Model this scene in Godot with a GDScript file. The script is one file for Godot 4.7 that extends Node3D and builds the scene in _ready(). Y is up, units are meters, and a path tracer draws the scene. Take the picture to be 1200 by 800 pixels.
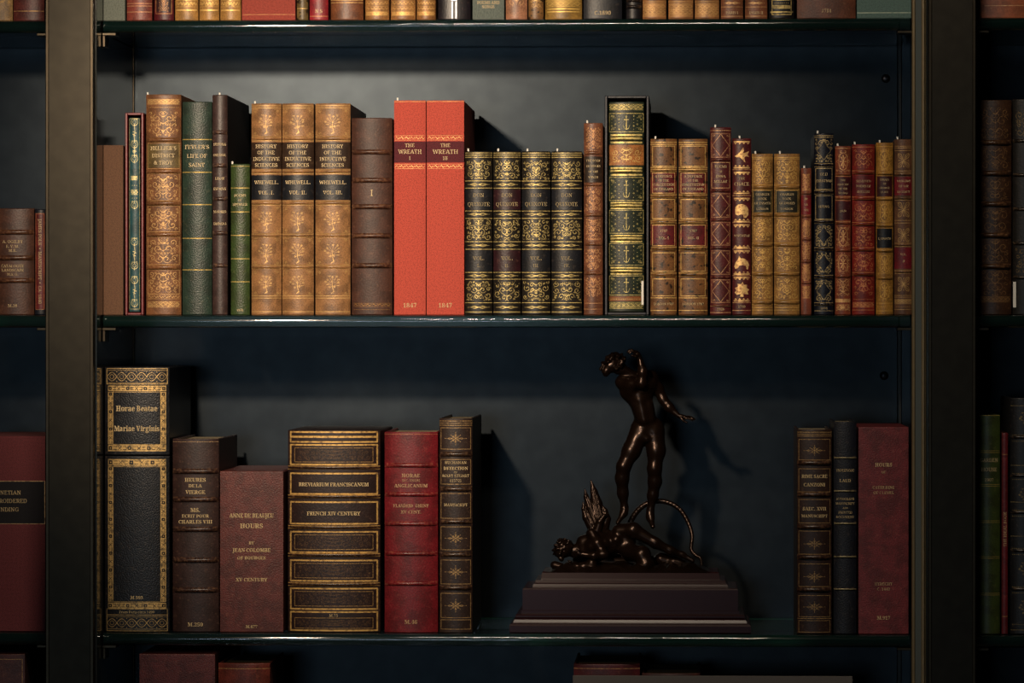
extends Node3D
# A wall of old bindings on glass shelves in a dark steel bookcase, with a small bronze group on the lower shelf.
# Lengths in the tables are millimetres; x = 0 lies straight in front of the camera, z = 0 is the plane of the book spines.

const MM := 0.001
const PAGE := 2048          # side of one sheet of spine leather, in texels
const DENSITY := 3.5        # texels per millimetre of leather
const EYE := 1.5

var taken := {}
var sheets: Array = []      # material of each sheet
var place := {}             # book number -> [sheet, x, y, w, h]
var cov := PackedByteArray()
var clip := Rect2i()
var leaf := 255.0         # how solid the gold leaf of the next strokes is
var rng := RandomNumberGenerator.new()
var leather_mats := {}
var gold_mats := {}
var tex := {}
var font_serif: SystemFont
var font_bold: SystemFont
var cap_foot := 0.0
var cap_top := 0.23
var m := {}

# ------------------------------------------------------------------ names and tags
func numbered(called: String) -> String:
	if not taken.has(called):
		taken[called] = 0
		return called
	taken[called] += 1
	return "%s_%03d" % [called, taken[called]]

func tag(o: Node, label: String, category: String, group := "") -> void:
	o.set_meta("label", label)
	o.set_meta("category", category)
	if group:
		o.set_meta("group", group)

func thing(called: String, label: String, category: String, at: Vector3, group := "") -> Node3D:
	var o := Node3D.new()
	o.name = numbered(called)
	add_child(o)
	o.position = at
	tag(o, label, category, group)
	return o

func part(called: String, mesh: Mesh, mat: Material, parent: Node, at := Vector3.ZERO, turn := Vector3.ZERO) -> MeshInstance3D:
	var o := MeshInstance3D.new()
	o.name = called
	o.mesh = mesh
	o.material_override = mat
	o.position = at
	o.rotation = turn
	parent.add_child(o, true)
	return o

func struct(called: String, mesh: Mesh, mat: Material, at: Vector3) -> MeshInstance3D:
	var o := part(called, mesh, mat, self, at)
	o.set_meta("kind", "structure")
	return o

# ------------------------------------------------------------------ mesh helpers
class Shape:
	var v := PackedVector3Array()
	var n := PackedVector3Array()
	var t := PackedVector2Array()
	var i := PackedInt32Array()
	func quad(a: Vector3, b: Vector3, c: Vector3, d: Vector3) -> void:   # clockwise seen from outside
		var nn := (c - a).cross(b - a)
		if nn.length() < 1e-12:
			nn = (d - a).cross(c - a)
		nn = nn.normalized()
		var k := v.size()
		v.append_array([a, b, c, d])
		n.append_array([nn, nn, nn, nn])
		t.append_array([Vector2(a.x, a.y), Vector2(b.x, b.y), Vector2(c.x, c.y), Vector2(d.x, d.y)])
		i.append_array([k, k + 1, k + 2, k, k + 2, k + 3])
	func tri(a: Vector3, b: Vector3, c: Vector3) -> void:
		var nn := (c - a).cross(b - a).normalized()
		var k := v.size()
		v.append_array([a, b, c])
		n.append_array([nn, nn, nn])
		t.append_array([Vector2(a.x, a.y), Vector2(b.x, b.y), Vector2(c.x, c.y)])
		i.append_array([k, k + 1, k + 2])
	func grid(rows: Array, uv: Callable, flip := false) -> void:          # rows of points, smooth inside the grid
		var k := v.size()
		var nr := rows.size()
		var nc: int = rows[0].size()
		for r in nr:
			for c in nc:
				var p: Vector3 = rows[r][c]
				var du: Vector3 = rows[r][mini(c + 1, nc - 1)] - rows[r][maxi(c - 1, 0)]
				var dv: Vector3 = rows[mini(r + 1, nr - 1)][c] - rows[maxi(r - 1, 0)][c]
				var nn := du.cross(dv).normalized()
				v.append(p)
				n.append(-nn if flip else nn)
				t.append(uv.call(p))
		for r in nr - 1:
			for c in nc - 1:
				var a := k + r * nc + c
				if flip:
					i.append_array([a, a + 1, a + nc + 1, a, a + nc + 1, a + nc])
				else:
					i.append_array([a, a + nc, a + nc + 1, a, a + nc + 1, a + 1])
	func mesh() -> ArrayMesh:
		var arr := []
		arr.resize(Mesh.ARRAY_MAX)
		arr[Mesh.ARRAY_VERTEX] = v
		arr[Mesh.ARRAY_NORMAL] = n
		arr[Mesh.ARRAY_TEX_UV] = t
		arr[Mesh.ARRAY_INDEX] = i
		var o := ArrayMesh.new()
		o.add_surface_from_arrays(Mesh.PRIMITIVE_TRIANGLES, arr)
		return o

func flat_uv(p: Vector3) -> Vector2:
	return Vector2(p.x, p.y)

func add_box(s: Shape, c: Vector3, size: Vector3, b: float) -> void:     # a box with chamfered edges
	var h := size / 2
	b = minf(b, minf(h.x, minf(h.y, h.z)) * 0.9)
	var corner := func(sx: int, sy: int, sz: int, axis: int) -> Vector3:
		var p := Vector3(sx * (h.x - b), sy * (h.y - b), sz * (h.z - b))
		p[axis] += [sx, sy, sz][axis] * b
		return c + p
	for axis in 3:
		var u := (axis + 1) % 3
		var w := (axis + 2) % 3
		for side in [-1, 1]:
			var q := []
			for st in [[-1, -1], [1, -1], [1, 1], [-1, 1]]:
				var g := [0, 0, 0]
				g[axis] = side
				g[u] = st[0]
				g[w] = st[1]
				q.append(corner.call(g[0], g[1], g[2], axis))
			if side > 0:
				s.quad(q[3], q[2], q[1], q[0])
			else:
				s.quad(q[0], q[1], q[2], q[3])
		for a in [-1, 1]:                                                 # the four edges along this axis
			for d in [-1, 1]:
				var q := []
				for e in [[-1, u], [1, u], [1, w], [-1, w]]:
					var g := [0, 0, 0]
					g[axis] = e[0]
					g[u] = a
					g[w] = d
					q.append(corner.call(g[0], g[1], g[2], e[1]))
				var out := Vector3.ZERO
				out[u] = a
				out[w] = d
				if (q[2] - q[0]).cross(q[1] - q[0]).dot(out) > 0:
					s.quad(q[0], q[1], q[2], q[3])
				else:
					s.quad(q[3], q[2], q[1], q[0])
	for sx in [-1, 1]:
		for sy in [-1, 1]:
			for sz in [-1, 1]:
				var a: Vector3 = corner.call(sx, sy, sz, 0)
				var e: Vector3 = corner.call(sx, sy, sz, 1)
				var d: Vector3 = corner.call(sx, sy, sz, 2)
				if (d - a).cross(e - a).dot(Vector3(sx, sy, sz)) > 0:
					s.tri(a, e, d)
				else:
					s.tri(a, d, e)

func box(size: Vector3, b := 0.0006, c := Vector3.ZERO) -> ArrayMesh:
	var s := Shape.new()
	add_box(s, c, size, b)
	return s.mesh()

func add_tube(s: Shape, path: Array, radii: Array, sides := 10) -> void:
	var rows := []
	var last := Vector3.UP
	for k in path.size():
		var p: Vector3 = path[k]
		var along: Vector3 = (path[mini(k + 1, path.size() - 1)] - path[maxi(k - 1, 0)]).normalized()
		var side := last.cross(along)
		if side.length() < 0.05:
			side = Vector3.RIGHT.cross(along)
		side = side.normalized()
		var up := along.cross(side).normalized()
		var ring := []
		for a in sides + 1:
			var g := TAU * a / sides
			ring.append(p + (side * cos(g) + up * sin(g)) * radii[k])
		rows.append(ring)
		last = up
	s.grid(rows, flat_uv)
	for e in [0, path.size() - 1]:
		var ring: Array = rows[e]
		for a in sides:
			if e == 0:
				s.tri(path[0], ring[a], ring[a + 1])
			else:
				s.tri(path[e], ring[a + 1], ring[a])

func smooth_path(pts: Array, steps := 8) -> Array:
	var c := Curve3D.new()
	for k in pts.size():
		var t: Vector3 = (pts[mini(k + 1, pts.size() - 1)] - pts[maxi(k - 1, 0)]) / 6.0
		c.add_point(pts[k], -t, t)
	var out := []
	for k in pts.size() - 1:
		for q in steps:
			out.append(c.sample(k, float(q) / steps))
	out.append(pts[-1])
	return out

# ------------------------------------------------------------------ materials
func noise_tex(key: String, freq: float, lo: Color, hi: Color, kind := FastNoiseLite.TYPE_SIMPLEX_SMOOTH, octaves := 4, size := 512) -> NoiseTexture2D:
	if tex.has(key):
		return tex[key]
	var f := FastNoiseLite.new()
	f.seed = 7 + key.length()
	f.noise_type = kind
	f.frequency = freq
	f.fractal_octaves = octaves
	var g := Gradient.new()
	g.set_color(0, lo)
	g.set_color(1, hi)
	var t := NoiseTexture2D.new()
	t.width = size
	t.height = size
	t.seamless = true
	t.noise = f
	t.color_ramp = g
	tex[key] = t
	return t

func mat(col: Color, rough: float, metal := 0.0, tex_key := "", per_metre := 8.0, bump := 0.0) -> StandardMaterial3D:
	var o := StandardMaterial3D.new()
	o.albedo_color = col
	o.roughness = rough
	o.metallic = metal
	if tex_key:
		o.albedo_texture = tex[tex_key]
		o.uv1_triplanar = true
		o.uv1_scale = Vector3.ONE * per_metre
		if bump > 0:
			o.heightmap_enabled = true
			o.heightmap_texture = tex[tex_key]
			o.heightmap_scale = bump
	return o

func leather(hex: String, rough := 0.6) -> StandardMaterial3D:
	var key := hex + str(rough)
	if not leather_mats.has(key):
		leather_mats[key] = mat(Color(hex), rough, 0.0, "hide", 11.0, 0.02)
	return leather_mats[key]

func gold(hex: String, metal := 0.7) -> StandardMaterial3D:
	var key := hex + str(metal)
	if not gold_mats.has(key):
		gold_mats[key] = mat(Color(hex), 0.5, metal, "worn", 60.0)
	return gold_mats[key]

# ------------------------------------------------------------------ gilding: coverage of gold leaf, drawn in texels
func dot(x: float, y: float, r: float) -> void:
	var x0 := maxi(int(x - r - 0.5), clip.position.x)
	var x1 := mini(int(x + r + 1.5), clip.end.x)
	var y0 := maxi(int(y - r - 0.5), clip.position.y)
	var y1 := mini(int(y + r + 1.5), clip.end.y)
	for j in range(y0, y1):
		var dy := j + 0.5 - y
		var row := j * PAGE
		for i in range(x0, x1):
			var dx := i + 0.5 - x
			var a := r + 0.5 - sqrt(dx * dx + dy * dy)
			if a > 0.0:
				var b := int(minf(a, 1.0) * leaf)
				if b > cov[row + i]:
					cov[row + i] = b

func stroke(pts: PackedVector2Array, r0: float, r1 := -1.0) -> void:
	if r1 < 0.0:
		r1 = r0
	var nseg := pts.size() - 1
	for k in nseg:
		var a := pts[k]
		var b := pts[k + 1]
		var steps := maxi(1, int(a.distance_to(b) / 0.9))
		for q in steps:
			var f := float(q) / steps
			var p := a.lerp(b, f)
			dot(p.x, p.y, lerpf(r0, r1, (k + f) / nseg))
	dot(pts[nseg].x, pts[nseg].y, r1)

func both(pts: PackedVector2Array, cx: float, r0: float, r1 := -1.0) -> void:     # with its mirror image
	stroke(pts, r0, r1)
	var q := PackedVector2Array()
	for p in pts:
		q.append(Vector2(2 * cx - p.x, p.y))
	stroke(q, r0, r1)

func fill(x0: float, y0: float, x1: float, y1: float, v := 255) -> void:
	for j in range(maxi(int(round(y0)), clip.position.y), mini(int(round(y1)), clip.end.y)):
		for i in range(maxi(int(round(x0)), clip.position.x), mini(int(round(x1)), clip.end.x)):
			cov[j * PAGE + i] = v

func poly(pts: PackedVector2Array, v := 255) -> void:
	var lo := pts[0]
	var hi := pts[0]
	for p in pts:
		lo = lo.min(p)
		hi = hi.max(p)
	for j in range(maxi(int(lo.y), clip.position.y), mini(int(hi.y) + 1, clip.end.y)):
		for i in range(maxi(int(lo.x), clip.position.x), mini(int(hi.x) + 1, clip.end.x)):
			if Geometry2D.is_point_in_polygon(Vector2(i + 0.5, j + 0.5), pts):
				cov[j * PAGE + i] = v

func frame(x0: float, y0: float, x1: float, y1: float, r: float) -> void:
	stroke(PackedVector2Array([Vector2(x0, y0), Vector2(x1, y0), Vector2(x1, y1), Vector2(x0, y1), Vector2(x0, y0)]), r)

func curl(c: Vector2, r: float, a0: float, way: float, turns: float) -> PackedVector2Array:
	var q := PackedVector2Array()
	var n := int(10 * turns) + 2
	for k in n + 1:
		var f := float(k) / n
		var g := a0 + way * f * turns * TAU
		q.append(c + Vector2(cos(g), sin(g)) * r * (1.0 - 0.8 * f))
	return q

func ring(cx: float, cy: float, rx: float, ry: float, r: float) -> void:
	var q := PackedVector2Array()
	for k in 25:
		q.append(Vector2(cx + cos(TAU * k / 24) * rx, cy + sin(TAU * k / 24) * ry))
	stroke(q, r)

func motif(kind: String, x0: float, y0: float, x1: float, y1: float) -> void:
	var cx := (x0 + x1) / 2
	var cy := (y0 + y1) / 2
	var hw := (x1 - x0) / 2
	var hh := (y1 - y0) / 2
	var c := Vector2(cx, cy)
	var at := func(u: float, w: float) -> Vector2: return Vector2(cx + u * hw, cy + w * hh)
	match kind:
		"arabesque", "dense", "blind":
			var got := []
			var small := 0.16 if kind != "dense" else 0.11
			var big := minf(hw, hh) * (0.42 if kind != "dense" else 0.34)
			var wt := 0.75 if kind != "dense" else 0.9
			for k in 150:
				var r := lerpf(big, minf(hw, hh) * small, minf(1.0, k / 60.0))
				var p := Vector2(rng.randf_range(cx + r * 0.4, x1 - r), rng.randf_range(y0 + r, y1 - r))
				var ok := true
				for g in got:
					if p.distance_to(g[0]) < (r + g[1]) * 0.93:
						ok = false
						break
				if ok:
					got.append([p, r])
					both(curl(p, r, rng.randf() * TAU, 1.0 if rng.randf() < 0.5 else -1.0, 1.15 if r > big * 0.6 else 0.8), cx, wt, wt * 1.3)
			for k in 26:
				var p := Vector2(rng.randf_range(cx, x1 - 2), rng.randf_range(y0 + 2, y1 - 2))
				both(PackedVector2Array([p, p + Vector2(rng.randf_range(-4, 4), rng.randf_range(-4, 4))]), cx, wt * 1.1, 0.4)
			stroke(PackedVector2Array([at.call(0, -0.8), at.call(0, 0.8)]), 0.6)
			for w in [-0.55, 0.0, 0.55]:
				both(PackedVector2Array([at.call(0, w), at.call(0.22, w - 0.16), at.call(0.3, w - 0.3)]), cx, 1.4, 0.5)
		"bouquet":
			stroke(PackedVector2Array([at.call(-0.12, 1.0), at.call(0.1, 0.82), at.call(0.06, 0.6), at.call(-0.04, 0.4), at.call(0, 0.0)]), 1.3, 0.9)
			stroke(curl(at.call(0.14, 0.86), hh * 0.1, 2.0, 1.0, 0.8), 0.9)
			var heads := [Vector2(0, -0.1)]
			for k in 11:
				var g := TAU * k / 11.0 + 0.2
				var l := 0.78 if k % 2 else 0.62
				heads.append(Vector2(cos(g) * l, -0.12 + sin(g) * l * 0.74))
			for q in heads.size():
				var p: Vector2 = at.call(heads[q].x + rng.randf_range(-0.06, 0.06), heads[q].y + rng.randf_range(-0.05, 0.05))
				stroke(PackedVector2Array([at.call(heads[q].x * 0.3, heads[q].y * 0.5 + 0.12), p]), 0.5)
				if q % 3 == 2:
					for side in [-1.0, 1.0]:
						stroke(PackedVector2Array([p, p + Vector2(side * 3.5, -2.5), p + Vector2(side * 5.0, 1.0)]), 0.9, 0.5)
				else:
					for k in 5:
						var g := TAU * k / 5.0 + q
						dot(p.x + cos(g) * 3.0, p.y + sin(g) * 3.0, 1.25)
					dot(p.x, p.y, 0.9)
		"star":
			for k in 8:
				var g := TAU * k / 8
				var l := 1.0 if k % 4 == 0 else (0.82 if k % 2 == 0 else 0.62)
				var d := Vector2(cos(g) * hw, sin(g) * hh) * l
				var s := d.orthogonal().normalized()
				stroke(PackedVector2Array([c + d * 0.12, c + d]), 0.8, 0.5)
				for side in [-1.0, 1.0]:
					stroke(PackedVector2Array([c + d * 0.3, c + d * 0.55 + s * side * 3.2, c + d * 0.72]), 0.9, 0.6)
				dot((c + d * 0.98).x, (c + d * 0.98).y, 1.4)
			dot(cx, cy, 2.4)
		"diamond":
			frame(x0, y0, x1, y1, 0.7)
			frame(x0 + 3, y0 + 3, x1 - 3, y1 - 3, 0.35)
			stroke(PackedVector2Array([at.call(0, -0.95), at.call(0.92, 0), at.call(0, 0.95), at.call(-0.92, 0), at.call(0, -0.95)]), 0.75)
			for sx in [-1.0, 1.0]:
				for sy in [-1.0, 1.0]:
					var p: Vector2 = at.call(sx * 0.74, sy * 0.8)
					stroke(curl(p, 4.5, 0.0, sx, 0.9), 0.8)
					stroke(PackedVector2Array([at.call(0, sy * 0.95), at.call(sx * 0.3, sy * 0.55)]), 0.5)
		"anchor":
			for a in 9:
				for b in 5:
					var u := -0.9 + a * 0.225
					var w := -0.8 + b * 0.4 + (0.2 if a % 2 else 0.0)
					if absf(u) > 0.26 and w < 0.95:
						var p: Vector2 = at.call(u, w)
						if (a + b) % 3 == 0:
							stroke(PackedVector2Array([p - Vector2(3, 0), p + Vector2(3, 0)]), 0.8)
							stroke(PackedVector2Array([p - Vector2(0, 3), p + Vector2(0, 3)]), 0.8)
						else:
							dot(p.x, p.y, 1.3)
			stroke(PackedVector2Array([at.call(0, -0.75), at.call(0, 0.8)]), 1.2)
			stroke(PackedVector2Array([at.call(-0.14, -0.35), at.call(0.14, -0.35)]), 1.2)
			ring(cx, cy - hh * 0.75, 3.0, 3.0, 0.8)
			both(PackedVector2Array([at.call(0, 0.8), at.call(0.12, 0.72), at.call(0.2, 0.35)]), cx, 1.2, 0.8)
			for sx in [-1.0, 1.0]:
				for sy in [-1.0, 1.0]:
					for q in 3:
						var p: Vector2 = at.call(sx * (0.93 - 0.09 * q), sy * (0.9 - 0.02 * q * q))
						stroke(PackedVector2Array([p, at.call(sx * (0.86 - 0.05 * q), sy * 0.55)]), 0.9, 0.5)
		"cross":
			for sx in [-1.0, 1.0]:
				for sy in [-1.0, 1.0]:
					stroke(PackedVector2Array([c, at.call(sx * 0.9, sy * 0.9)]), 0.9)
					stroke(PackedVector2Array([c, at.call(sx * 0.45, sy * 0.85), at.call(sx * 0.85, sy * 0.95)]), 1.0)
					stroke(PackedVector2Array([c, at.call(sx * 0.85, sy * 0.42), at.call(sx * 0.95, sy * 0.85)]), 1.0)
			for d in [Vector2(1, 0), Vector2(-1, 0), Vector2(0, 1), Vector2(0, -1)]:
				var p: Vector2 = at.call(d.x * 0.8, d.y * 0.8)
				stroke(PackedVector2Array([at.call(d.x * 0.3, d.y * 0.3), p]), 0.8)
				dot(p.x, p.y, 2.0)
		"lozenge":
			motif("dense", x0, y0, x1, y1)
			var q := PackedVector2Array()
			for k in 24:
				var g := TAU * k / 24
				var l := 1.0 - 0.34 * absf(sin(2 * g))
				q.append(at.call(cos(g) * l * 0.8, sin(g) * l * 0.8))
			poly(q, 0)
			q.append(q[0])
			stroke(q, 0.7)
		"oval":
			motif("arabesque", x0, y0, x1, y1)
			var q := PackedVector2Array()
			for k in 24:
				q.append(at.call(cos(TAU * k / 24) * 0.62, sin(TAU * k / 24) * 0.78))
			poly(q, 0)
			q.append(q[0])
			stroke(q, 0.9)
			for k in 8:
				var g := TAU * k / 8
				stroke(PackedVector2Array([c, at.call(cos(g) * 0.4, sin(g) * 0.55)]), 0.8, 1.7)
		"knot":
			stroke(PackedVector2Array([at.call(-1, -0.92), at.call(1, -0.92)]), 0.9)
			stroke(PackedVector2Array([at.call(-1, 0.92), at.call(1, 0.92)]), 0.9)
			var n := maxi(2, int(hw / hh * 1.4))
			for ph in [0.0, PI]:
				var q := PackedVector2Array()
				for k in n * 12 + 1:
					var f := float(k) / (n * 12)
					q.append(at.call(-1 + 2 * f, 0.62 * sin(f * n * TAU / 2 + ph)))
				stroke(q, 1.3)
			for k in n:
				var p: Vector2 = at.call(-1 + (2.0 * k + 1) / n, 0)
				ring(p.x, p.y, hh * 0.3, hh * 0.3, 0.9)
				for sy in [-0.7, 0.7]:
					var e: Vector2 = at.call(-1 + 2.0 * k / n, sy)
					dot(e.x, e.y, 1.8)
		"meander":
			fill(x0, y0, x1, y1)
			var tall := hh > hw
			var step := minf(hw, hh) * 1.5
			var n := int((maxf(hw, hh) * 2) / step)
			for k in n:
				var f := -1.0 + (2.0 * k + 1) / n
				var p: Vector2 = at.call(0, f) if tall else at.call(f, 0)
				var s := minf(hw, hh)
				match k % 4:
					0:
						fill(p.x - s * 0.55, p.y - s * 0.55, p.x + s * 0.55, p.y + s * 0.55, 0)
						fill(p.x - s * 0.2, p.y - s * 0.2, p.x + s * 0.2, p.y + s * 0.2)
					2:
						for d in [Vector2(1, 1), Vector2(-1, 1)]:
							for q in range(-4, 5):
								var e: Vector2 = p + d * s * 0.14 * q
								fill(e.x - 1, e.y - 1, e.x + 1, e.y + 1, 0)
					_:
						for d in [-0.45, 0.45]:
							if tall:
								fill(p.x + s * d - 1, p.y - s * 0.6, p.x + s * d + 1, p.y + s * 0.6, 0)
							else:
								fill(p.x - s * 0.6, p.y + s * d - 1, p.x + s * 0.6, p.y + s * d + 1, 0)
		"teeth", "teeth_up":
			var n := maxi(4, int(hw / hh * 1.1))
			var up := kind == "teeth_up"
			fill(x0, y1 - hh * 0.8 if up else y0, x1, y1 if up else y0 + hh * 0.8)
			for k in n:
				var u := -1 + (2.0 * k + 1) / n
				var e := 0.9 if not up else -0.9
				poly(PackedVector2Array([at.call(u - 0.8 / n, 0.0), at.call(u + 0.8 / n, 0.0), at.call(u, e)]))
		"wave":
			stroke(PackedVector2Array([at.call(-1, -0.95), at.call(1, -0.95)]), 0.7)
			stroke(PackedVector2Array([at.call(-1, 0.95), at.call(1, 0.95)]), 0.7)
			for k in 6:
				var u := -0.84 + k * 0.336
				stroke(PackedVector2Array([at.call(u - 0.15, 0.3), at.call(u - 0.05, -0.5), at.call(u + 0.06, 0.5), at.call(u + 0.16, -0.3)]), 1.0)
				var p: Vector2 = at.call(u, 0)
				dot(p.x, p.y, 1.5)
		"fleuron":
			for s in [-1.0, 1.0]:
				stroke(PackedVector2Array([c, at.call(s * 0.35, -0.55), at.call(s * 0.75, 0.0), at.call(s * 0.95, 0.0)]), 1.3, 0.6)
				stroke(PackedVector2Array([c, at.call(s * 0.35, 0.55), at.call(s * 0.75, 0.0)]), 1.3, 0.6)
				stroke(PackedVector2Array([at.call(s * 0.1, 0), at.call(s * 0.6, 0)]), 1.0)
			dot(cx, cy, 2.0)
		"dots":
			var n := int(hw / 3.2)
			for k in n:
				var p: Vector2 = at.call(-1 + (2.0 * k + 1) / n, 0)
				dot(p.x, p.y, minf(1.5, hh))
		"chain":
			ring(cx, cy, hw, minf(hh, hw * 1.05), 1.0)
			ring(cx, cy, hw * 0.5, hw * 0.5, 0.8)
			stroke(PackedVector2Array([at.call(0, -1), at.call(0, -0.5)]), 1.0)
			stroke(PackedVector2Array([at.call(0, 1), at.call(0, 0.5)]), 1.0)
			both(PackedVector2Array([at.call(0.5, -0.95), at.call(0.9, -0.75)]), cx, 0.9)
		"sprig":
			stroke(PackedVector2Array([at.call(0.1, 1), at.call(-0.2, 0.3), at.call(0.25, -0.3), at.call(0, -1)]), 0.9)
			for s in [[-0.6, 0.1], [0.7, -0.1], [-0.5, -0.3], [0.3, 0.3]]:
				var p: Vector2 = at.call(s[0], s[1])
				stroke(PackedVector2Array([at.call(0, s[1]), p]), 1.3)
		"corners":
			for sx in [-1.0, 1.0]:
				for sy in [-1.0, 1.0]:
					stroke(curl(at.call(sx * 0.8, sy * 0.86), 5.0, 0.0, sx * sy, 1.0), 0.8)
					stroke(PackedVector2Array([at.call(sx * 0.98, sy * 0.6), at.call(sx * 0.98, sy), at.call(sx * 0.6, sy)]), 0.6)
		_:
			var art := {
				"bird": [-0.95, 0.15, -0.55, -0.1, -0.3, -0.3, 0.2, -0.95, 0.3, -0.6, 0.15, -0.25, 0.5, -0.3, 0.95, -0.5, 0.75, -0.1, 0.95, 0.25, 0.5, 0.15, 0.35, 0.3, 0.45, 0.95, 0.1, 0.6, -0.2, 0.3, -0.55, 0.3],
				"hound": [-0.9, 0.1, -0.85, -0.5, -0.5, -0.85, 0.1, -0.9, 0.6, -0.7, 0.9, -0.2, 0.9, 0.5, 0.6, 0.9, 0.25, 0.85, 0.2, 0.5, -0.1, 0.45, -0.5, 0.6, -0.85, 0.45],
				"horse": [-0.95, 0.55, -0.8, 0.0, -0.45, -0.5, -0.35, -0.95, -0.1, -0.6, 0.35, -0.55, 0.75, -0.2, 0.95, 0.3, 0.8, 0.9, 0.6, 0.95, 0.55, 0.45, 0.1, 0.35, -0.3, 0.4, -0.5, 0.8, -0.8, 0.85],
				"oak": [-0.2, 0.95, -0.15, 0.55, -0.6, 0.7, -0.95, 0.4, -0.7, 0.15, -0.9, -0.2, -0.5, -0.35, -0.55, -0.75, -0.1, -0.7, 0.1, -0.98, 0.35, -0.6, 0.7, -0.65, 0.7, -0.2, 0.98, 0.05, 0.75, 0.3, 0.9, 0.65, 0.4, 0.6, 0.2, 0.6, 0.25, 0.95],
			}
			if art.has(kind):
				var q := PackedVector2Array()
				for k in range(0, art[kind].size(), 2):
					q.append(at.call(art[kind][k], art[kind][k + 1]))
				poly(q)
				for k in 7:
					var p: Vector2 = at.call(rng.randf_range(-0.5, 0.5), rng.randf_range(-0.4, 0.4))
					fill(p.x - 2, p.y, p.x + 2, p.y + 1, 60)

# ------------------------------------------------------------------ sheets of leather for all the spines
func tile(f: FastNoiseLite, paint: Callable, format: int) -> Image:
	var src := f.get_image(512, 512, false, false, true)
	src.convert(Image.FORMAT_L8)
	var d := src.get_data()
	var lut := PackedByteArray()
	for k in 256:
		var c: Color = paint.call(k / 255.0)
		if format == Image.FORMAT_L8:
			lut.append(int(c.r * 255))
		else:
			lut.append_array([int(c.r * 255), int(c.g * 255), int(c.b * 255), int(c.a * 255)])
	var out := PackedByteArray()
	var w := 1 if format == Image.FORMAT_L8 else 4
	out.resize(512 * 512 * w)
	for k in 512 * 512:
		for q in w:
			out[k * w + q] = lut[d[k] * w + q]
	return Image.create_from_data(512, 512, false, format, out)

func noise(kind: int, freq: float, octaves: int, seed_: int) -> FastNoiseLite:
	var f := FastNoiseLite.new()
	f.noise_type = kind
	f.frequency = freq
	f.fractal_octaves = octaves
	f.seed = seed_
	f.cellular_return_type = FastNoiseLite.RETURN_DISTANCE
	return f

func spread(dst: Image, src: Image, r: Rect2i, blend: bool) -> void:
	var off := Vector2i(rng.randi_range(0, 511), rng.randi_range(0, 511))
	var y := r.position.y
	while y < r.end.y:
		var sy := (y + off.y) % 512
		var hh := mini(512 - sy, r.end.y - y)
		var x := r.position.x
		while x < r.end.x:
			var sx := (x + off.x) % 512
			var ww := mini(512 - sx, r.end.x - x)
			if blend:
				dst.blend_rect(src, Rect2i(sx, sy, ww, hh), Vector2i(x, y))
			else:
				dst.blit_rect(src, Rect2i(sx, sy, ww, hh), Vector2i(x, y))
			x += ww
		y += hh

func weave(dark: bool) -> Image:
	var im := Image.create_empty(512, 512, false, Image.FORMAT_RGBA8 if dark else Image.FORMAT_L8)
	for y in 512:
		for x in 512:
			var a := absf(sin(x * PI / 4.0)) * 0.5 + absf(sin(y * PI / 4.0)) * 0.5
			if (x / 4 + y / 4) % 2:
				a *= 0.75
			im.set_pixel(x, y, Color(0, 0, 0, 0.2 * (1.0 - a)) if dark else Color(a, a, a))
	return im

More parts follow.
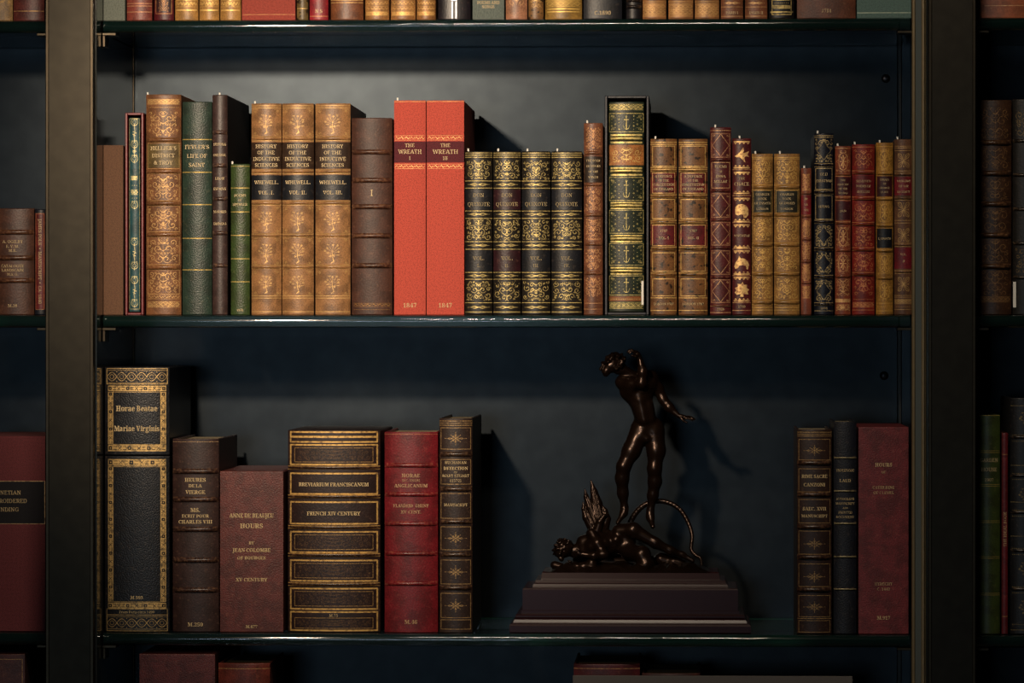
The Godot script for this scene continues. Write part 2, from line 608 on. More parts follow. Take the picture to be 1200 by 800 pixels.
func tool_spines() -> void:
	var S := FastNoiseLite.TYPE_SIMPLEX_SMOOTH
	var C := FastNoiseLite.TYPE_CELLULAR
	var mottle := tile(noise(S, 0.012, 4, 3), func(k: float) -> Color: return Color(0.05, 0.02, 0.01, clampf((k - 0.35) * 0.6, 0, 0.22)), Image.FORMAT_RGBA8)
	var grain := tile(noise(S, 0.16, 2, 5), func(k: float) -> Color: return Color(0.0, 0.0, 0.0, clampf((k - 0.4) * 0.5, 0, 0.26)), Image.FORMAT_RGBA8)
	var scuff := tile(noise(S, 0.045, 5, 9), func(k: float) -> Color: return Color(0.75, 0.6, 0.45, clampf((k - 0.68) * 1.0, 0, 0.13)), Image.FORMAT_RGBA8)
	var rub_highlight := tile(noise(S, 0.07, 4, 17), func(k: float) -> Color: return Color(0.72, 0.55, 0.38, clampf((k - 0.35) * 0.9, 0.0, 0.34)), Image.FORMAT_RGBA8)
	var spots := tile(noise(S, 0.035, 2, 12), func(k: float) -> Color: return Color(0.06, 0.04, 0.03, clampf((k - 0.68) * 6.0, 0, 0.75)), Image.FORMAT_RGBA8)
	var rubbed := tile(noise(S, 0.05, 4, 21), func(k: float) -> Color: return Color(clampf(1.55 - k * 1.15, 0.3, 1), 0, 0), Image.FORMAT_L8).get_data()
	var pebble := tile(noise(C, 0.2, 1, 2), func(k: float) -> Color: return Color(0.2 + 0.6 * clampf(1.0 - k * 1.1, 0, 1), 0, 0), Image.FORMAT_L8)
	var calf := tile(noise(S, 0.1, 3, 8), func(k: float) -> Color: return Color(0.35 + 0.3 * k, 0, 0), Image.FORMAT_L8)
	var threads := weave(true)
	var weft := weave(false)
	# pack the spines on sheets, tallest first
	var order := range(BOOKS.size())
	order.sort_custom(func(a: int, b: int) -> bool: return BOOKS[a].h > BOOKS[b].h if BOOKS[a].h != BOOKS[b].h else a < b)
	var x := 2
	var y := 2
	var tall := 0
	var page := 0
	var on_page := [[]]
	for k in order:
		var w := int(ceil(BOOKS[k].w * DENSITY))
		var h := int(ceil(BOOKS[k].h * DENSITY))
		if x + w + 2 > PAGE:
			x = 2
			y += tall + 4
			tall = 0
		if y + h + 2 > PAGE:
			page += 1
			on_page.append([])
			x = 2
			y = 2
			tall = 0
		place[k] = [page, x, y, w, h]
		on_page[page].append(k)
		x += w + 4
		tall = maxi(tall, h)
	for pg in on_page.size():
		var col := Image.create_empty(PAGE, PAGE, false, Image.FORMAT_RGBA8)
		col.fill(Color(0.2, 0.15, 0.1))
		var orm := Image.create_empty(PAGE, PAGE, false, Image.FORMAT_RGB8)
		orm.fill(Color(1, 0.6, 0))
		var hgt := Image.create_empty(PAGE, PAGE, false, Image.FORMAT_L8)
		hgt.fill(Color(0.5, 0.5, 0.5))
		cov = PackedByteArray()
		cov.resize(PAGE * PAGE)
		for k in on_page[pg]:
			var b: Dictionary = BOOKS[k]
			var pl: Array = place[k]
			rng.seed = 100 + k
			var r := Rect2i(pl[1] - 2, pl[2] - 2, pl[3] + 4, pl[4] + 4).intersection(Rect2i(0, 0, PAGE, PAGE))
			clip = Rect2i(pl[1], pl[2], pl[3], pl[4])
			col.fill_rect(r, Color(b.col))
			orm.fill_rect(r, Color(1, b.get("rough", 0.41), 0))
			match b.get("hide", "calf"):
				"cloth":
					spread(hgt, weft, r, false)
				"morocco":
					spread(hgt, pebble, r, false)
				_:
					spread(hgt, calf, r, false)
			for op in b.ops:
				if op[0] == "L" or op[0] == "F":
					var fy0 := int(pl[2] + pl[4] - op[2] * DENSITY)
					var fy1 := int(pl[2] + pl[4] - op[1] * DENSITY)
					var inset := int(pl[3] * (1.0 - op[4]) / 2) if op.size() > 4 else 0
					col.fill_rect(Rect2i(r.position.x + inset, fy0, r.size.x - 2 * inset, fy1 - fy0), Color(op[3]))
			for op in b.ops:                                               # raised bands: rubbed and polished by handling, plus a lighter painted highlight
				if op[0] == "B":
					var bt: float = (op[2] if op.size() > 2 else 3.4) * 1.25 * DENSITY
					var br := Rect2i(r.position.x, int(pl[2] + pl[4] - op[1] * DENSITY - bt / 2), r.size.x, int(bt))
					spread(col, rub_highlight, br.intersection(r), true)
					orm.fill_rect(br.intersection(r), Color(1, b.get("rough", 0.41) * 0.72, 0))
			spread(col, grain, r, true)
			match b.get("hide", "calf"):
				"cloth":
					spread(col, threads, r, true)
				"spotted":
					spread(col, mottle, r, true)
					spread(col, spots, r, true)
				_:
					spread(col, mottle, r, true)
					spread(col, scuff, r, true)
			for op in b.ops:
				var ty := func(v: float) -> float: return pl[2] + pl[4] - v * DENSITY
				var left: float = pl[1] + pl[3] * 0.05
				var right: float = pl[1] + pl[3] * 0.95
				match op[0]:
					"g":                                                   # a fillet across the spine
						stroke(PackedVector2Array([Vector2(pl[1], ty.call(op[1])), Vector2(pl[1] + pl[3], ty.call(op[1]))]), (op[2] if op.size() > 2 else 0.9) * 1.35)
					"R":                                                   # a panel frame
						var ins: float = pl[3] * (op[3] if op.size() > 3 else 0.07)
						frame(pl[1] + ins, ty.call(op[2]), pl[1] + pl[3] - ins, ty.call(op[1]), (op[4] if op.size() > 4 else 0.9) * 1.35)
					"M", "N":                                              # an ornament; N one almost rubbed off
						leaf = 255.0 if op[0] == "M" else 85.0
						var wide: float = op[4] if op.size() > 4 else 0.88
						var mid: float = pl[1] + pl[3] * (0.5 + (op[5] if op.size() > 5 else 0.0) / 2)
						motif(op[1], mid - pl[3] * wide / 2, ty.call(op[3]), mid + pl[3] * wide / 2, ty.call(op[2]))
						leaf = 255.0
					"G":                                                   # solid leaf
						fill(left, ty.call(op[2]), right, ty.call(op[1]))
		var cd := col.get_data()
		var od := orm.get_data()
		var hd := hgt.get_data()
		for k in on_page[pg]:
			var b: Dictionary = BOOKS[k]
			var pl: Array = place[k]
			var g := Color(b.get("gilt", "d2ad6c"))
			var gr := int(g.r * 255)
			var gg := int(g.g * 255)
			var gb := int(g.b * 255)
			var metal := int(b.get("metal", 0.5) * 255)
			var sunk: bool = b.get("metal", 0.5) < 0.1
			for j in range(pl[2], pl[2] + pl[4]):
				for i in range(pl[1], pl[1] + pl[3]):
					var q := j * PAGE + i
					if cov[q] == 0:
						continue
					var a: int = cov[q] * rubbed[(j % 512) * 512 + (i + j / 512 * 77) % 512] / 255
					var z := 255 - a
					cd[q * 4] = (cd[q * 4] * z + gr * a) / 255
					cd[q * 4 + 1] = (cd[q * 4 + 1] * z + gg * a) / 255
					cd[q * 4 + 2] = (cd[q * 4 + 2] * z + gb * a) / 255
					od[q * 3 + 1] = (od[q * 3 + 1] * z + (150 if sunk else 122) * a) / 255
					od[q * 3 + 2] = metal * a / 255
					hd[q] = hd[q] * z / 255 + (20 if sunk else 70) * a / 255
		var o := ORMMaterial3D.new()
		o.resource_name = "spine_leather"
		o.albedo_texture = ImageTexture.create_from_image(Image.create_from_data(PAGE, PAGE, false, Image.FORMAT_RGBA8, cd))
		o.orm_texture = ImageTexture.create_from_image(Image.create_from_data(PAGE, PAGE, false, Image.FORMAT_RGB8, od))
		o.heightmap_enabled = true
		o.heightmap_texture = ImageTexture.create_from_image(Image.create_from_data(PAGE, PAGE, false, Image.FORMAT_L8, hd))
		o.heightmap_scale = 0.028
		o.metallic_specular = 0.42
		sheets.append(o)

# ------------------------------------------------------------------ one book
func bend(x: float, w: float, b: float) -> float:
	var u := clampf(2.0 * x / w, -1.0, 1.0)
	return -b * (0.55 * u * u + 0.45 * (1.0 - sqrt(1.0 - 0.985 * u * u)))

func measure_capitals() -> void:
	var tm := TextMesh.new()
	tm.font = font_serif
	tm.font_size = 32
	tm.pixel_size = 0.01
	tm.depth = 0.012
	tm.text = "H"
	var vs: PackedVector3Array = tm.get_mesh_arrays()[Mesh.ARRAY_VERTEX]
	cap_foot = vs[0].y
	cap_top = vs[0].y
	for p in vs:
		cap_foot = minf(cap_foot, p.y)
		cap_top = maxf(cap_top, p.y)

func lettering(lines: Array, w: float, b: float, bold: bool) -> ArrayMesh:
	var s := Shape.new()
	for l in lines:                                                        # [y, cap height, text, greatest share of the width, quarter turns, x]
		var tm := TextMesh.new()
		tm.font = font_bold if bold and l[1] > 3.0 else font_serif
		tm.font_size = 32
		tm.pixel_size = 0.01
		tm.depth = 0.012
		tm.curve_step = 1.5
		tm.text = l[2]
		var arr := tm.get_mesh_arrays()
		var vs: PackedVector3Array = arr[Mesh.ARRAY_VERTEX]
		if vs.is_empty():
			continue
		var lo := vs[0]
		var hi := vs[0]
		for p in vs:
			lo = lo.min(p)
			hi = hi.max(p)
		var k: float = l[1] * MM / (cap_top - cap_foot)
		var room: float = w * (l[3] if l.size() > 3 else 0.84)
		var quarter: int = l[4] if l.size() > 4 else 0
		var kx := k * 1.06
		if quarter == 0 and (hi.x - lo.x) * kx > room:
			kx = room / (hi.x - lo.x)
		var ns: PackedVector3Array = arr[Mesh.ARRAY_NORMAL]
		var base := s.v.size()
		var mid := (lo.x + hi.x) / 2
		for q in vs.size():
			var p := Vector3((vs[q].x - mid) * kx, (vs[q].y - (cap_top + cap_foot) / 2) * k, 0)
			if quarter == 1:
				p = Vector3(-p.y, p.x, 0)
			elif quarter == -1:
				p = Vector3(p.y, -p.x, 0)
			if l.size() > 5:
				p.x += l[5] * MM
			p.y += l[0] * MM
			p.z = bend(p.x, w, b) + 0.00032 + vs[q].z * 0.01
			s.v.append(p)
			s.n.append(ns[q] if quarter == 0 else Vector3(0, 0, signf(ns[q].z) if absf(ns[q].z) > 0.5 else 1.0))
			s.t.append(Vector2(p.x, p.y))
		for q in arr[Mesh.ARRAY_INDEX]:
			s.i.append(base + q)
	return s.mesh()

func spine_patch(w: float, b: float, y0: float, y1: float, uv: Callable, lift := 0.0, wide := 1.0, caps := true) -> ArrayMesh:
	var s := Shape.new()
	var ys := [y0, y0 + 0.0004, y0 + 0.0012, lerpf(y0, y1, 0.33), lerpf(y0, y1, 0.66), y1 - 0.0012, y1 - 0.0004, y1]
	var back := [0.0011, 0.0004, 0.0, 0.0, 0.0, 0.0, 0.0004, 0.0011]
	if lift > 0:
		ys = [y0, y1]
		back = [0.0, 0.0]
	var n := 14
	var rows := []
	for k in ys.size():
		var row := []
		for c in n + 1:
			var x: float = (-0.5 + float(c) / n) * w * wide
			row.append(Vector3(x, ys[k], bend(x, w, b) + lift - back[k]))
		rows.append(row)
	s.grid(rows, uv)
	if not caps and lift == 0.0:
		return s.mesh()
	var deep := -b - 0.002 if lift == 0 else 0.0
	for e in [0, rows.size() - 1]:
		var row: Array = rows[e]
		for c in n:
			var p: Vector3 = row[c]
			var q: Vector3 = row[c + 1]
			var p2 := Vector3(p.x, p.y, deep if lift == 0 else p.z - lift - 0.0002)
			var q2 := Vector3(q.x, q.y, deep if lift == 0 else q.z - lift - 0.0002)
			if e == 0:
				s.quad(p2, p, q, q2)
			else:
				s.quad(p2, q2, q, p)
	for e in [0, n]:
		for r in rows.size() - 1:
			var p: Vector3 = rows[r][e]
			var q: Vector3 = rows[r + 1][e]
			var p2 := Vector3(p.x, p.y, minf(deep, p.z - 0.0003) if lift == 0 else p.z - lift - 0.0002)
			var q2 := Vector3(q.x, q.y, minf(deep, q.z - 0.0003) if lift == 0 else q.z - lift - 0.0002)
			if e == 0:
				s.quad(p2, q2, q, p)
			else:
				s.quad(p, q, q2, p2)
	for k in s.t.size():
		s.t[k] = uv.call(s.v[k])
	return s.mesh()

func raised_band(w: float, b: float, y: float, tall: float, out: float, uv: Callable) -> ArrayMesh:
	var s := Shape.new()
	var rows := []
	for k in 9:
		var g := PI * k / 8
		var row := []
		for c in 15:
			var x := (-0.5 + c / 14.0) * w * 0.985
			var edge := 1.0 - pow(absf(2 * x / w), 8.0)
			row.append(Vector3(x, y - cos(g) * tall / 2, bend(x, w, b) - 0.0003 + sin(g) * (out * edge + 0.0004)))
		rows.append(row)
	s.grid(rows, uv)
	return s.mesh()

func make_book(k: int) -> void:
	var b: Dictionary = BOOKS[k]
	var w: float = b.w * MM
	var h: float = b.h * MM
	var d: float = b.get("d", 150.0) * MM
	var bulge: float = b.get("bulge", 3.0) * 1.35 * MM
	var pl: Array = place[k]
	var sheet: Material = sheets[pl[0]]
	var o := thing(b.name, b.label, b.get("category", "book"), Vector3(b.x * MM, b.y * MM, b.get("z", 0.0) * MM), b.get("group", ""))
	var uv := func(p: Vector3) -> Vector2:
		return Vector2((pl[1] + (p.x / w + 0.5) * pl[3]) / PAGE, (pl[2] + (1.0 - p.y / h) * pl[4]) / PAGE)
	var hide := leather(b.get("side", b.col), b.get("rough", 0.6))
	var sp: MeshInstance3D
	if b.has("seam"):
		var seam: float = b.seam * MM
		sp = part("spine", spine_patch(w, bulge, 0.0, seam - 0.0004, uv), sheet, o)
		part("cap_spine", spine_patch(w, bulge, seam + 0.0004, h, uv), sheet, o)
		part("case_body", box(Vector3(w, seam - 0.0004, d - bulge), 0.0012, Vector3(0, seam / 2 - 0.0002, -bulge - (d - bulge) / 2)), hide, o)
		part("case_cap", box(Vector3(w, h - seam - 0.0004, d - bulge), 0.0012, Vector3(0, (h + seam) / 2 + 0.0002, -bulge - (d - bulge) / 2)), hide, o)
	else:
		sp = part("spine", spine_patch(w, bulge, 0.0, h, uv), sheet, o)
		if b.has("case"):
			part("case_body", box(Vector3(w, h, d - bulge - 0.001), 0.0012, Vector3(0, h / 2, -bulge - 0.001 - (d - bulge - 0.001) / 2)), hide, o)
		else:
			var board := minf(0.0028, w * 0.14)
			for side in [-1.0, 1.0]:
				part("cover", box(Vector3(board, h, d - bulge), 0.0008, Vector3(side * (w - board) / 2, h / 2, -bulge - (d - bulge) / 2)), hide, o)
			var sq := 0.0026
			part("pages", box(Vector3(w - 2 * board, h - 2 * sq, d - bulge - 0.008), 0.0004, Vector3(0, h / 2, -bulge - 0.0022 - (d - bulge - 0.008) / 2)), m.paper, o)
			part("headband", box(Vector3(w - 2 * board, 0.0016, 0.002), 0.0006, Vector3(0, h - sq + 0.0006, -bulge - 0.0034)), m.headband, o)
	var lines := []
	for op in b.ops:
		match op[0]:
			"B":
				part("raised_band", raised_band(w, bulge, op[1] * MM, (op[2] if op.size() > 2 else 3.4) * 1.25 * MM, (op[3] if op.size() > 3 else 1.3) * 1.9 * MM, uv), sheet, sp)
			"L":
				part("title_label", spine_patch(w, bulge, op[1] * MM, op[2] * MM, uv, 0.0002, op[4] if op.size() > 4 else 0.985), sheet, sp)
			"T":
				lines.append(op.slice(1))
			"S":                                                           # a paper shelf mark: y0, y1, x, width
				part("paper_sticker", box(Vector3(op[4] * MM, (op[2] - op[1]) * MM, 0.0002), 0.00005), m.sticker, sp, Vector3(op[3] * MM, (op[1] + op[2]) / 2 * MM, bend(op[3] * MM, w, bulge) + 0.0003))
			"strap":                                                       # two ribbon ties hanging over the spine
				for q in [-1.0, 1.0]:
					part("ribbon_tie", box(Vector3(0.0022, op[1] * MM, 0.0008), 0.0003), m.silver, sp, Vector3(q * 0.0021, op[1] * MM / 2 + 0.001, 0.0007))
				part("clasp", box(Vector3(0.0075, 0.005, 0.0016), 0.0005), m.silver, sp, Vector3(0, op[1] * MM + 0.001, 0.0010))
	if lines:
		var ink := gold(b.get("ink", "f0d49a"), b.get("metal_ink", 0.1))
		part("gilt_lettering", lettering(lines, w, bulge, b.has("bold")), ink, sp)

func make_slipcase(a: Array) -> void:   # [label, x, y, w, h, d, z, wall, colour, trim colour]
	var o := thing("slipcase", a[0], "slipcase", Vector3(a[1], a[2], a[6]) * MM)
	var w: float = a[3] * MM
	var h: float = a[4] * MM
	var d: float = a[5] * MM
	var t: float = a[7] * MM
	var hide := leather(a[8], 0.4)
	for side in [-1.0, 1.0]:
		part("side_wall", box(Vector3(t, h, d), 0.0007, Vector3(side * (w - t) / 2, h / 2, -d / 2)), hide, o)
	part("top_wall", box(Vector3(w - 2 * t, t, d), 0.0007, Vector3(0, h - t / 2, -d / 2)), hide, o)
	part("bottom_wall", box(Vector3(w - 2 * t, t, d), 0.0007, Vector3(0, t / 2, -d / 2)), hide, o)
	part("back_wall", box(Vector3(w - 2 * t, h - 2 * t, t), 0.0005, Vector3(0, h / 2, -d + t / 2)), hide, o)

# ------------------------------------------------------------------ measurements, millimetres
const CAM := {"z": 4.55, "yaw": 0.04297, "pitch": -0.0038, "fov": 9.1478}
const SHELF := {"thick": 13.0, "front": 12.0, "back": -250.0}
const FRAME := {"front": 60.0, "posts": [[-687.1, -636.2], [244.1, 293.6]], "panels": [[-1387.1, -679.1], [-644.2, -639.5], [-636.6, 226.8], [230.7, 252.1], [285.6, 993.6]], "screws": [[213.4, 1776.8], [211.6, 1443.5]], "channel": [228.7, 241.7], "brackets": [[-634.0, 1, 1812.6, 15], [241.9, -1, 1812.6, 28], [-689.3, -1, 1812.6, 15], [295.8, 1, 1812.6, 15], [-634.0, 1, 1497.5, 15], [241.9, -1, 1497.5, 28], [-689.3, -1, 1497.5, 15], [295.8, 1, 1497.5, 15], [-634.0, 1, 1157.9, 15], [241.9, -1, 1157.9, 28], [-689.3, -1, 1157.9, 15], [295.8, 1, 1157.9, 15], [-634.0, 1, 817.8, 15], [241.9, -1, 817.8, 28], [-689.3, -1, 817.8, 15], [295.8, 1, 817.8, 15]]}
var SHELVES: Array = [
	["dark green glass shelf under the top row of books", -632.6, 227.4, 1825.8],
	["dark green glass shelf under the long middle row of books", -632.6, 227.4, 1510.7],
	["dark green glass shelf under the bronze statuette", -632.6, 227.4, 1171.1],
	["dark green glass shelf under the lowest books", -632.6, 227.4, 831.0],
	["dark glass shelf end beside the left post, under the top left corner books", -1287.1, -690.7, 1825.8],
	["dark glass shelf end beside the left post, under the brown book at far left", -1287.1, -690.7, 1510.7],
	["dark glass shelf end beside the left post, under the red cloth box at far left", -1287.1, -690.7, 1171.1],
	["dark glass shelf end beside the left post, under the brown box at lower left corner", -1287.1, -690.7, 831.0],
	["dark glass shelf right of the right post, under the orange brown book", 297.2, 893.6, 1825.8],
	["dark glass shelf right of the right post, under the brown ribbed book at far right", 297.2, 893.6, 1510.7],
	["dark glass shelf right of the right post, under the green book", 297.2, 893.6, 1171.1],
	["dark glass shelf right of the right post, under the unlit lower right bay", 297.2, 893.6, 831.0],
]
# name, label, place (x, y, z of the foot of the spine), size, leather, then what is on the spine, heights above its foot:
# B raised band, L title label, F coloured leather, g gilt line, R gilt frame, M ornament, G gold leaf, T lettering, S paper sticker
var BOOKS: Array = [
	{"name": "book_box", "label": "plain dull brown cloth case, first on the middle shelf", "x": -623.3, "y": 1511.0, "w": 21.1, "h": 181.9, "col": "6b4c38", "ops": [], "bulge": 0.6, "hide": "cloth", "rough": 0.85, "case": 1, "category": "book box", "d": 170},
	{"name": "leather_book", "label": "teal green book with gilt chain ornament inside a maroon slipcase", "x": -600.8, "y": 1514.2, "w": 11.4, "h": 208.0, "col": "1f474e", "ops": [["M", "chain", 198.9, 208.0, 0.62], ["M", "chain", 175.1, 184.2, 0.62], ["M", "chain", 159.6, 168.7, 0.62], ["M", "chain", 110.2, 119.3, 0.62], ["M", "chain", 70.8, 80.0, 0.62], ["M", "chain", 45.2, 54.4, 0.62], ["M", "chain", 29.7, 38.8, 0.62], ["M", "chain", 5.0, 14.1, 0.62], ["M", "sprig", 184.2, 198.0, 0.5], ["M", "sprig", 168.7, 175.1, 0.5], ["M", "sprig", 55.3, 69.9, 0.5], ["M", "sprig", 15.1, 28.8, 0.5], ["R", 3.2, 207.1, 0.03, 0.6], ["M", "knot", 141.3, 145.8, 0.6], ["M", "dots", 133.9, 137.6, 0.6], ["M", "knot", 125.7, 131.2, 0.6], ["M", "dots", 121.1, 123.0, 0.6]], "bulge": 1.2, "rough": 0.4, "z": -2, "gilt": "e0c486", "d": 150},
	{"name": "leather_book", "label": "brown calf book with filigree panels and olive label reading HELLIER'S", "x": -569.6, "y": 1511.0, "w": 37.6, "h": 236.2, "col": "744c30", "ops": [["B", 187.3, 4.2, 1.8], ["B", 153.9, 4.2, 1.8], ["B", 119.7, 4.2, 1.8], ["B", 86.3, 4.2, 1.8], ["B", 51.1, 4.2, 1.8], ["L", 157.6, 183.2, "5c4c2b", 0.9], ["T", 178.6, 3.9, "HELLIER'S"], ["T", 170.8, 3.9, "DISTRICT"], ["T", 163.1, 3.9, "& TROY"], ["M", "knot", 225.7, 231.2, 0.9], ["M", "dots", 221.1, 223.8, 0.9], ["M", "dense", 190.9, 218.4, 0.86], ["M", "dense", 123.3, 150.3, 0.86], ["M", "dense", 90.0, 116.0, 0.86], ["M", "dense", 54.8, 82.7, 0.86], ["M", "dense", 23.7, 47.5, 0.86], ["M", "wave", 17.3, 21.9, 0.9], ["M", "knot", 8.2, 14.6, 0.9], ["R", 156.7, 184.6, 0.05, 0.6], ["R", 122.4, 151.2, 0.05, 0.6], ["R", 89.1, 116.9, 0.05, 0.6], ["R", 53.9, 83.6, 0.05, 0.6], ["R", 22.8, 48.4, 0.05, 0.6]], "bulge": 4, "gilt": "c9a368", "d": 170},
	{"name": "leather_book", "label": "dark green book with plain gilt lines and LIFE OF lettering", "x": -533.5, "y": 1511.0, "w": 31.6, "h": 228.3, "col": "26372e", "ops": [["g", 188.1, 1.3], ["g", 153.0, 1.3], ["g", 118.3, 1.3], ["g", 82.2, 1.3], ["g", 48.4, 1.3], ["T", 179.9, 4.1, "FEVLER'S"], ["T", 170.3, 4.1, "LIFE OF"], ["T", 160.7, 4.1, "SAINT"]], "bulge": 3.5, "gilt": "b89a52", "hide": "morocco", "d": 150},
	{"name": "leather_book", "label": "narrow tall dark brown ribbed book between two green books", "x": -508.8, "y": 1511.0, "w": 16.0, "h": 235.6, "col": "3a2a28", "ops": [["B", 195.4, 3.6, 1.2], ["B", 159.8, 3.6, 1.2], ["B", 124.2, 3.6, 1.2], ["B", 87.6, 3.6, 1.2], ["B", 52.9, 3.6, 1.2], ["T", 182.6, 2.6, "HISTORIA"], ["T", 171.2, 2.6, "ORIGINAL"], ["T", 146.1, 2.6, "LEON"], ["T", 135.1, 2.6, "ESPANA"], ["T", 110.5, 2.6, "MADRID"], ["T", 97.7, 2.6, "IMPRESO"]], "bulge": 2.2, "gilt": "a5824a", "side": "1c1214", "d": 225},
	{"name": "leather_book", "label": "short olive green book with thin gilt lines beside three tan volumes", "x": -487.0, "y": 1511.0, "w": 20.1, "h": 161.6, "col": "31421f", "ops": [["g", 136.0, 1.1], ["g", 110.4, 1.1], ["g", 85.3, 1.1], ["g", 60.2, 1.1], ["g", 35.6, 1.1], ["g", 159.3, 0.7], ["T", 127.8, 2.6, "POEMS"], ["T", 122.8, 1.8, "OF"], ["T", 118.2, 2.6, "SPENSER"], ["T", 5.4, 2.4, "1918"]], "bulge": 2.4, "gilt": "c3a45c", "hide": "morocco", "d": 140},
	{"name": "leather_book", "label": "tan calf History of the Inductive Sciences, volume one", "x": -459.1, "y": 1511.0, "w": 32.0, "h": 226.3, "col": "916842", "ops": [["B", 188.9, 3.2, 0.9], ["B", 153.8, 3.2, 0.9], ["B", 120.0, 3.2, 0.9], ["B", 85.3, 3.2, 0.9], ["B", 51.5, 3.2, 0.9], ["L", 156.5, 184.8, "33241a", 0.96], ["L", 123.2, 149.7, "14161c", 0.96], ["T", 180.4, 3.7, "HISTORY"], ["T", 173.7, 3.7, "OF THE"], ["T", 167.0, 3.7, "INDUCTIVE", 0.88], ["T", 160.3, 3.7, "SCIENCES", 0.88], ["T", 141.9, 3.7, "WHEWELL.", 0.8], ["T", 130.9, 3.7, "VOL. I.", 0.7], ["g", 224.1, 0.8], ["g", 221.8, 0.8], ["g", 190.7, 0.8], ["g", 186.6, 0.8], ["g", 155.3, 0.8], ["g", 151.5, 0.8], ["g", 121.8, 0.8], ["g", 117.9, 0.8], ["g", 86.7, 0.8], ["g", 83.5, 0.8], ["g", 52.9, 0.8], ["g", 49.7, 0.8], ["g", 20.5, 0.8], ["g", 18.2, 0.8], ["g", 3.6, 0.8], ["M", "bouquet", 193.9, 218.1, 0.56], ["M", "corners", 192.6, 219.9, 0.94], ["M", "bouquet", 89.9, 114.1, 0.56], ["M", "corners", 88.5, 115.9, 0.94], ["M", "bouquet", 55.6, 79.8, 0.56], ["M", "corners", 54.3, 81.7, 0.94], ["M", "bouquet", 23.2, 45.6, 0.56], ["M", "corners", 21.9, 47.4, 0.94]], "bulge": 4.2, "gilt": "caa668", "group": "tan three-volume history", "side": "4a2c1a", "d": 150, "rough": 0.42},
	{"name": "leather_book", "label": "tan calf History of the Inductive Sciences, volume two", "x": -425.2, "y": 1511.0, "w": 33.8, "h": 226.3, "col": "916842", "ops": [["B", 188.9, 3.2, 0.9], ["B", 153.7, 3.2, 0.9], ["B", 120.0, 3.2, 0.9], ["B", 85.3, 3.2, 0.9], ["B", 51.5, 3.2, 0.9], ["L", 156.5, 184.7, "33241a", 0.96], ["L", 123.1, 149.6, "14161c", 0.96], ["T", 180.4, 3.7, "HISTORY"], ["T", 173.6, 3.7, "OF THE"], ["T", 167.0, 3.7, "INDUCTIVE", 0.88], ["T", 160.3, 3.7, "SCIENCES", 0.88], ["T", 141.9, 3.7, "WHEWELL.", 0.8], ["T", 130.9, 3.7, "VOL. II.", 0.7], ["g", 224.0, 0.8], ["g", 221.7, 0.8], ["g", 190.7, 0.8], ["g", 186.6, 0.8], ["g", 155.3, 0.8], ["g", 151.4, 0.8], ["g", 121.8, 0.8], ["g", 117.9, 0.8], ["g", 86.6, 0.8], ["g", 83.4, 0.8], ["g", 52.9, 0.8], ["g", 49.7, 0.8], ["g", 20.5, 0.8], ["g", 18.2, 0.8], ["g", 3.6, 0.8], ["M", "bouquet", 193.9, 218.0, 0.56], ["M", "corners", 192.5, 219.9, 0.94], ["M", "bouquet", 89.8, 114.0, 0.56], ["M", "corners", 88.5, 115.8, 0.94], ["M", "bouquet", 55.6, 79.8, 0.56], ["M", "corners", 54.2, 81.6, 0.94], ["M", "bouquet", 23.2, 45.6, 0.56], ["M", "corners", 21.8, 47.4, 0.94]], "bulge": 4.2, "gilt": "caa668", "group": "tan three-volume history", "side": "4a2c1a", "d": 150, "rough": 0.42},
	{"name": "leather_book", "label": "tan calf History of the Inductive Sciences, volume three", "x": -387.7, "y": 1511.0, "w": 37.5, "h": 226.2, "col": "916842", "ops": [["B", 188.8, 3.2, 0.9], ["B", 153.7, 3.2, 0.9], ["B", 119.9, 3.2, 0.9], ["B", 85.2, 3.2, 0.9], ["B", 51.5, 3.2, 0.9], ["L", 156.4, 184.7, "33241a", 0.96], ["L", 123.1, 149.6, "14161c", 0.96], ["T", 180.3, 3.7, "HISTORY"], ["T", 173.5, 3.7, "OF THE"], ["T", 166.9, 3.7, "INDUCTIVE", 0.88], ["T", 160.2, 3.7, "SCIENCES", 0.88], ["T", 141.8, 3.7, "WHEWELL.", 0.8], ["T", 130.9, 3.7, "VOL. III.", 0.7], ["g", 223.9, 0.8], ["g", 221.6, 0.8], ["g", 190.6, 0.8], ["g", 186.5, 0.8], ["g", 155.2, 0.8], ["g", 151.4, 0.8], ["g", 121.7, 0.8], ["g", 117.8, 0.8], ["g", 86.6, 0.8], ["g", 83.4, 0.8], ["g", 52.9, 0.8], ["g", 49.7, 0.8], ["g", 20.5, 0.8], ["g", 18.2, 0.8], ["g", 3.6, 0.8], ["M", "bouquet", 193.8, 218.0, 0.56], ["M", "corners", 192.4, 219.8, 0.94], ["M", "bouquet", 89.8, 114.0, 0.56], ["M", "corners", 88.4, 115.8, 0.94], ["M", "bouquet", 55.6, 79.8, 0.56], ["M", "corners", 54.2, 81.6, 0.94], ["M", "bouquet", 23.2, 45.6, 0.56], ["M", "corners", 21.8, 47.4, 0.94]], "bulge": 4.2, "gilt": "caa668", "group": "tan three-volume history", "side": "4a2c1a", "d": 225, "rough": 0.42},
	{"name": "leather_book", "label": "worn dark brown ribbed book with scuffed spine, left of red volumes", "x": -345.8, "y": 1511.0, "w": 43.4, "h": 210.6, "col": "472a20", "ops": [["B", 174.1, 4.4, 2.0], ["B", 144.0, 4.4, 2.0], ["B", 115.8, 4.4, 2.0], ["B", 84.7, 4.4, 2.0], ["B", 52.8, 4.4, 2.0], ["T", 130.3, 6.4, "I", 0.2], ["M", "dots", 4.5, 7.2, 0.9], ["M", "wave", 9.0, 12.7, 0.9]], "bulge": 4.6, "gilt": "9a7440", "d": 140, "rough": 0.5},
